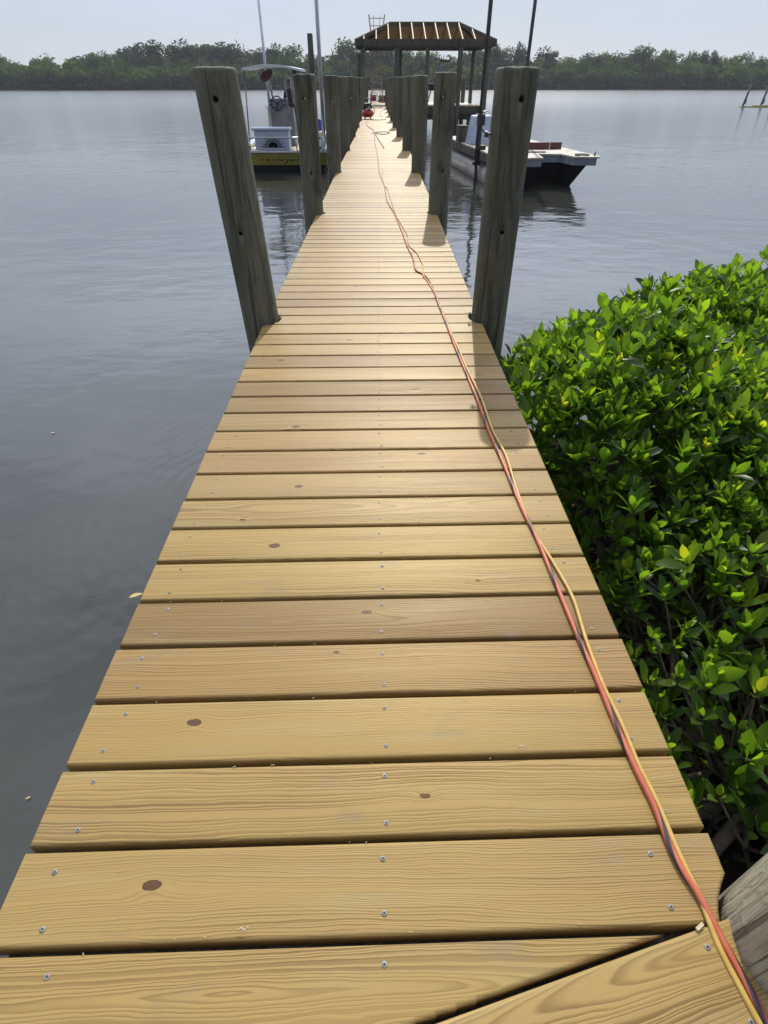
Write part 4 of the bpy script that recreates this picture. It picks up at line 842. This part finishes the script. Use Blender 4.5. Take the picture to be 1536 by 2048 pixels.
# ------------------------------------------------------------------ near mangrove
man = thing('mangrove_bush', 'broad glossy green mangrove bush growing close against the right side of the dock', 'bush', (2.2, 2.6, WATER))
def canopy_h(x, y):
    h = -.13+.16*mnoise.noise((x*1.1, y*1.1, 3))+.09*mnoise.noise((x*2.7, y*2.7, 9))
    near = max(0, min(1, (2.35-y)/1.7)); edge = max(0, min(1, (1.05-x)/.4))
    h += .02*max(0, min(1, (y-3.2)/1.0))
    return h - .62*near**1.1 - .42*edge*max(0, min(1, (3.0-y)/1.5))
def inside(x, y):
    # outline of the crown seen from above
    far = interp(x, [(.60, 2.55), (.75, 3.05), (1.3, 3.5), (2.0, 3.95), (2.6, 4.35), (3.1, 4.25), (4.0, 4.6), (5.0, 4.3)])+.18*mnoise.noise((x*3, 0, 1))
    near = interp(x, [(.60, 1.5), (.78, .95), (1.0, .62), (1.6, .3), (3, .0), (5, 0)])
    left = .60+.10*mnoise.noise((0, y*2.2, 4))
    return x > left and near < y < far
C = []; Dv = []; Uv = []; Ln = []; Wd = []; Tn = []
tips = []
tries = 0
while len(tips) < 7400 and tries < 200000:
    tries += 1
    x = random.uniform(.6, 5.0); y = random.uniform(0, 4.7)
    if x > 3.4 and random.random() < .45: continue
    if not inside(x, y): continue
    z = canopy_h(x, y)
    lay = random.random(); dz = 0 if lay < .55 else -random.random()**1.1*.75
    if lay < .08: dz = random.uniform(0, .16)
    # sparser, with holes, towards the near lower end
    if y < 1.55+.35*mnoise.noise((x*2, y*2, 8)) and random.random() < .50: continue
    if x < .92+.12*mnoise.noise((y*2, 0, 3)) and y < 2.0 and random.random() < .6: continue
    if mnoise.noise((x*2.1, y*2.1, 20)) > .55: continue
    tips.append((x, y, z+dz+random.uniform(-.03, .03), dz))
for (x, y, z, dz) in tips:
    ax = Vector((random.gauss(0, .32)-.05, random.gauss(0, .32)-.05, 1)).normalized()
    if inside(x, y) is False: continue
    m_ = random.randint(5, 9); ph0 = random.uniform(0, 6.28); big = random.uniform(.65, 1.25); tb = random.gauss(.46, .18)
    a = ax.orthogonal().normalized(); b = ax.cross(a)
    for k in range(m_):
        an = ph0+k*2.4; open_ = .12+.80*(k/m_)**.9+random.uniform(-.12, .12)
        if k == 0 and random.random() < .5: open_ = .05
        rad = (a*math.cos(an)+b*math.sin(an)); d = (ax*math.cos(open_)+rad*math.sin(open_)).normalized()
        up = ax*math.sin(open_)-rad*math.cos(open_)
        ln = random.uniform(.070, .112)*big*(.7 if k < 2 else 1.0)
        base = Vector((x, y, z))+rad*.006-ax*(.035*k/m_)
        C.append(base); Dv.append(d); Uv.append(up+Vector((random.gauss(0, .2), random.gauss(0, .2), 0))); Ln.append(ln); Wd.append(ln*random.uniform(.36, .46)); Tn.append(min(1, max(0, tb+random.gauss(0, .12)+(.22 if k < 2 else 0)+(.45 if random.random() < .005 else 0))))
fo = leaf_cloud('foliage', np.array(C), np.array(Dv), np.array(Uv), np.array(Ln), np.array(Wd), np.array(Tn), M['leaf'])
fo.parent = man; fo.location = (-2.2, -2.6, -WATER)
q = MB(); bases = [(1.5, 1.6), (2.3, 2.2), (2.0, 3.2), (3.2, 3.0), (3.6, 1.6), (1.25, 2.5), (1.4, .9), (2.6, 1.2)]
for t in random.sample(tips, 300)+[t for t in tips if t[1] < 1.7]:
    bx, by = min(bases, key=lambda b: (b[0]-t[0])**2+(b[1]-t[1])**2+random.uniform(0, .5)); e = Vector(t[:3]); b0 = Vector((bx, by, -.95)).lerp(e, random.uniform(.15, .55)); b0.z = min(b0.z, e.z-.2)-.08; mid = b0.lerp(e, .5)+Vector((random.uniform(-.12, .12), random.uniform(-.12, .12), random.uniform(-.12, .05)))
    q.tube(catmull([b0, mid, e], 3), [.011, .010, .009, .007, .0055, .0045, .0035], 5, caps=False)
for bx, by in bases:
    for k in range(7):
        an = k*.9+random.random(); rr = random.uniform(.2, .5)
        p0 = Vector((bx, by, -.9)); p2 = Vector((bx+rr*math.cos(an), by+rr*math.sin(an), -1.55)); pm = p0.lerp(p2, .55)+Vector((.1*math.cos(an), .1*math.sin(an), .18))
        q.tube(catmull([p0, pm, p2], 4), [.028, .027, .025, .024, .022, .02, .019, .017, .016], 7, caps=False)
    q.tube([(bx, by, -.98), (bx+.03, by, -.7), (bx+.1, by-.05, -.45)], [.045, .038, .02], 8)
br = q.build('branches', M['bark'], man); br.location = (-2.2, -2.6, -WATER)
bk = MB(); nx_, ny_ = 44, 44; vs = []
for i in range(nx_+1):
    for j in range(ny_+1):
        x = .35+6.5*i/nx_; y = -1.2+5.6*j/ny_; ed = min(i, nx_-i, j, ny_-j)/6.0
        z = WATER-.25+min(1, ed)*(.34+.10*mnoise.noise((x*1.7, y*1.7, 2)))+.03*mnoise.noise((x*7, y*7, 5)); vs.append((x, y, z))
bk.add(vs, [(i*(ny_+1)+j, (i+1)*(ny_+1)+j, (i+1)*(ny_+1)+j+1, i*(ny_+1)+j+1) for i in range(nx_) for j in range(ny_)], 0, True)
tag(bk.build('shade_mound', M['mud']), kind='structure')  # added dark mound; its colour stands in for dense shade under the bush
q = MB()
for i in range(70):
    k_ = random.randint(0, 9); yy = D0+DK*k_+random.choice((.0, .0, .130))+random.uniform(.002, .006); xx = random.uniform(-.55, .5); a = random.uniform(0, 3.1); l_ = random.uniform(.0015, .004)
    yy += phi(yy)*xx
    if k_ == 0 and xx > -.1: continue
    q.tube([(xx-l_*math.cos(a), yy-l_*math.sin(a)*.4, .0006), (xx, yy, .0016+l_*.2), (xx+l_*math.cos(a), yy+l_*math.sin(a)*.4, .0008)], random.uniform(.0003, .0008), 4, caps=False)
tag(q.build('wood_shavings', M['new_lumber']), 'pale sawdust shavings scattered along the gaps of the nearest boards', 'sawdust', kind='stuff')
# a few fallen leaves
def leaf_obj(loc, rz, ln, label, mat='dry_leaf', tilt=0.0):
    o = leaf_cloud('fallen_leaf', np.array([[0, 0, 0.0]]), np.array([[1.0, 0, 0]]), np.array([[0, 0, 1.0]]), np.array([ln]), np.array([ln*.36]), np.array([.9]), M[mat])
    o.location = loc; o.rotation_euler = (0, tilt, rz); tag(o, label, 'leaf')
p = at(283, 1186, -.01); leaf_obj((p.x+.004, p.y, -.012), R(195), .038, 'yellow leaf caught on the left edge of the dock boards')
p = at(100, 866, WATER+.01); leaf_obj(p, R(30), .035, 'small yellow leaf floating on the water at the left')
p = at(50, 1598, WATER+.01); leaf_obj(p, R(30), .02, 'small pale leaf floating at the lower left')
q = MB(); p = at(1402, 1851, .012); q.cbox((0, 0, 0), (.015, .005, .0025), rz=.5); tag(q.build('wood_chip', M['new_lumber'], None, loc=(p.x, p.y, .0065)), 'pale wood chip lying by the diagonal board', 'wood chip')
for (px, py, lab) in ((1044, 1496, 'pale sawdust curl in the gap between two boards near the cords'), (485, 1862, 'pale splinter on the edge of the nearest board')):
    p = at(px, py, .004); q = MB(); q.tube(catmull([(-.008,0,.001),(-.002,.003,.004),(.004,0,.002),(.009,.004,.006)], 3), .0012, 5); tag(q.build('splinter', M['new_lumber'], None, loc=p), lab, 'splinter')
# ------------------------------------------------------------------ far mangroves
def crown_arrays(cx, cy, z0, wx, wy, hz, n, size, rn, wind=0.0, lobes=9):
    """leaf clumps in several uneven lobes"""
    P_ = []; 
    L_ = [(rn.uniform(-.75, .75), rn.uniform(-.7, .7), rn.uniform(.25, .9), rn.uniform(.30, .55)) for _ in range(lobes)]
    idx = rn.integers(0, lobes, n); lob = np.array(L_)[idx]
    v = rn.normal(size=(n, 3)); v /= np.linalg.norm(v, axis=1, keepdims=True); rad = rn.uniform(.35, 1.05, n)**.6
    x = (lob[:, 0]+v[:, 0]*rad*lob[:, 3])*wx; y = (lob[:, 1]+v[:, 1]*rad*lob[:, 3])*wy; z = (lob[:, 2]*(.62+.38*(1-np.abs(lob[:, 0])**2))+v[:, 2]*rad*lob[:, 3]*.55)*hz
    z = np.clip(z, .03*hz, None); x = x+wind*z
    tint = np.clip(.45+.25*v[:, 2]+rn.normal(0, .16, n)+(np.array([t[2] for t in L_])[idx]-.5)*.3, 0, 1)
    d = rn.normal(size=(n, 3)); d[:, 2] += .5; u = rn.normal(size=(n, 3)); u[:, 2] += .6
    return np.stack([cx+x-size/2, cy+y, z0+z], 1), d, u, rn.uniform(.7, 1.4, n)*size, rn.uniform(.5, .9, n)*size, tint
parts = []
rn = np.random.default_rng(3)
x = -185.0
while x < 205:
    for row, (dy, hh) in enumerate(((1.2, 3.6), (3.8, 4.9), (7.5, 5.9), (12.0, 6.3))):
        xx = x+rn.uniform(-1.6, 1.6); hz = hh*rn.uniform(.8, 1.15)
        g_ = crown_arrays(xx, shore_y(xx)+dy+rn.uniform(-.6, .6), WATER+.3, rn.uniform(3.0, 4.8), 2.1, hz, 620 if abs(x-2) < 118 else 140, .6, rn, .12 if x < 0 else 0.0, 8)
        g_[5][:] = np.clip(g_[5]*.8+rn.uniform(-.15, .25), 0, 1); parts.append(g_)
    x += 3.7
cat_ = [np.concatenate([p[i] for p in parts]) for i in range(6)]
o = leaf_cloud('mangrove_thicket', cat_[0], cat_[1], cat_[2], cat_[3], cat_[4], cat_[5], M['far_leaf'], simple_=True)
tag(o, 'continuous band of green mangroves lining the far shore', 'mangroves', kind='stuff')
# taller trees standing above the band; skyline heights above the eye, by photo x
sky_y = [(-80,105),(0,116),(40,132),(90,122),(150,130),(200,112),(260,108),(310,92),(350,88),(400,88),(440,88),(480,92),(520,104),(560,98),(600,108),(650,112),(690,92),(710,84),(760,96),(830,112),(880,110),(920,104),(960,104),(1005,98),(1060,98),(1090,122),(1115,130),(1135,113),(1180,116),(1230,112),(1290,101),(1310,108),(1360,110),(1420,112),(1470,116),(1500,120),(1540,122),(1620,116)]
protos_t = []
def tree_proto(k):
    rn2 = np.random.default_rng(50+k); wind = .35 if k % 3 == 0 else .05
    dark = k % 2 == 0
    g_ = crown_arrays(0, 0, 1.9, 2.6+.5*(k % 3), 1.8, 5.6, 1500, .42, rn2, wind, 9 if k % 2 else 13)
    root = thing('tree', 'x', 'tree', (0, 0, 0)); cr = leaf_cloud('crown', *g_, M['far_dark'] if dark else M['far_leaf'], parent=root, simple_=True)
    q = MB(); q.tube([(0, 0, -.2), (.1, 0, 2.2), (.5*wind+.1, 0, 5.0)], [.16, .12, .05], 7)
    for b in range(5):
        a = b*1.3; q.tube([(.1, 0, 2.0+b*.4), (math.cos(a)*1.3+wind, math.sin(a)*.8, 3.6+b*.55), (math.cos(a)*2.0+wind*2, math.sin(a), 4.6+b*.6)], [.07, .04, .015], 5)
    q.build('trunk', M['bark'], root); return root
NP = 6
protos_t = [tree_proto(k) for k in range(NP)]; used = set(); cnt = 0
px = -70
rt = random.Random(5); labs = {}
while px < 1625:
    yy = interp(px, sky_y)+rt.uniform(-3, 9); depth = shore_y(0)+rt.uniform(9, 17); zc = depth*math.cos(PITCH)
    e = (158-yy)*zc*math.cos(PITCH)/F; X = (px-747)*zc/F; H = e+2.34+.3
    k = rt.choice([0, 2, 3, 4]) if px < 560 else rt.choice([0, 1, 2, 3, 4, 5])
    pr_ = protos_t[k]
    if k not in used: used.add(k); root = pr_
    else:
        root = pr_.copy(); COL.objects.link(root)
        for ch in list(pr_.children):
            c_ = ch.copy(); COL.objects.link(c_); c_.parent = root
    s = H/7.6; root.location = (X, depth, WATER+.2); root.scale = (s*rt.uniform(1.3, 1.9), s*1.2, s); root.rotation_euler = (0, 0, rt.uniform(-.3, .3) if px < 560 else rt.uniform(0, 6.28))
    sec = ('at the far left of the far shore' if px < 200 else 'above the far shore left of the white-topped boat' if px < 480 else 'behind the white-topped boat on the far shore' if px < 650 else 'behind the pavilion on the far shore' if px < 1000 else 'on the far shore behind the barge' if px < 1200 else 'at the far right of the far shore')
    lb = 'tall tree above the mangrove band ' + sec
    root['label'] = lb; root['category'] = 'tree'; root['group'] = 'tall trees on the far shore'
    cnt += 1; px += rt.uniform(11, 25)
for k in range(NP):
    if k not in used:
        for ch in list(protos_t[k].children): bpy.data.objects.remove(ch)
        bpy.data.objects.remove(protos_t[k])
hz_ = MB(); hz_.box(-700, 700, -60, 1200, WATER-1, 16)
hzm = NT('haze_air'); pv = hzm.n('VolumePrincipled'); pv.inputs['Color'].default_value = (.80,.86,.95,1); pv.inputs['Density'].default_value = HAZE; pv.inputs['Anisotropy'].default_value = .3
hzm.t.links.new(pv.outputs[0], hzm.out.inputs['Volume'])
if HAZE: tag(hz_.build('haze', hzm.m), kind='stuff')
print('trees', cnt, 'leaves', len(C))
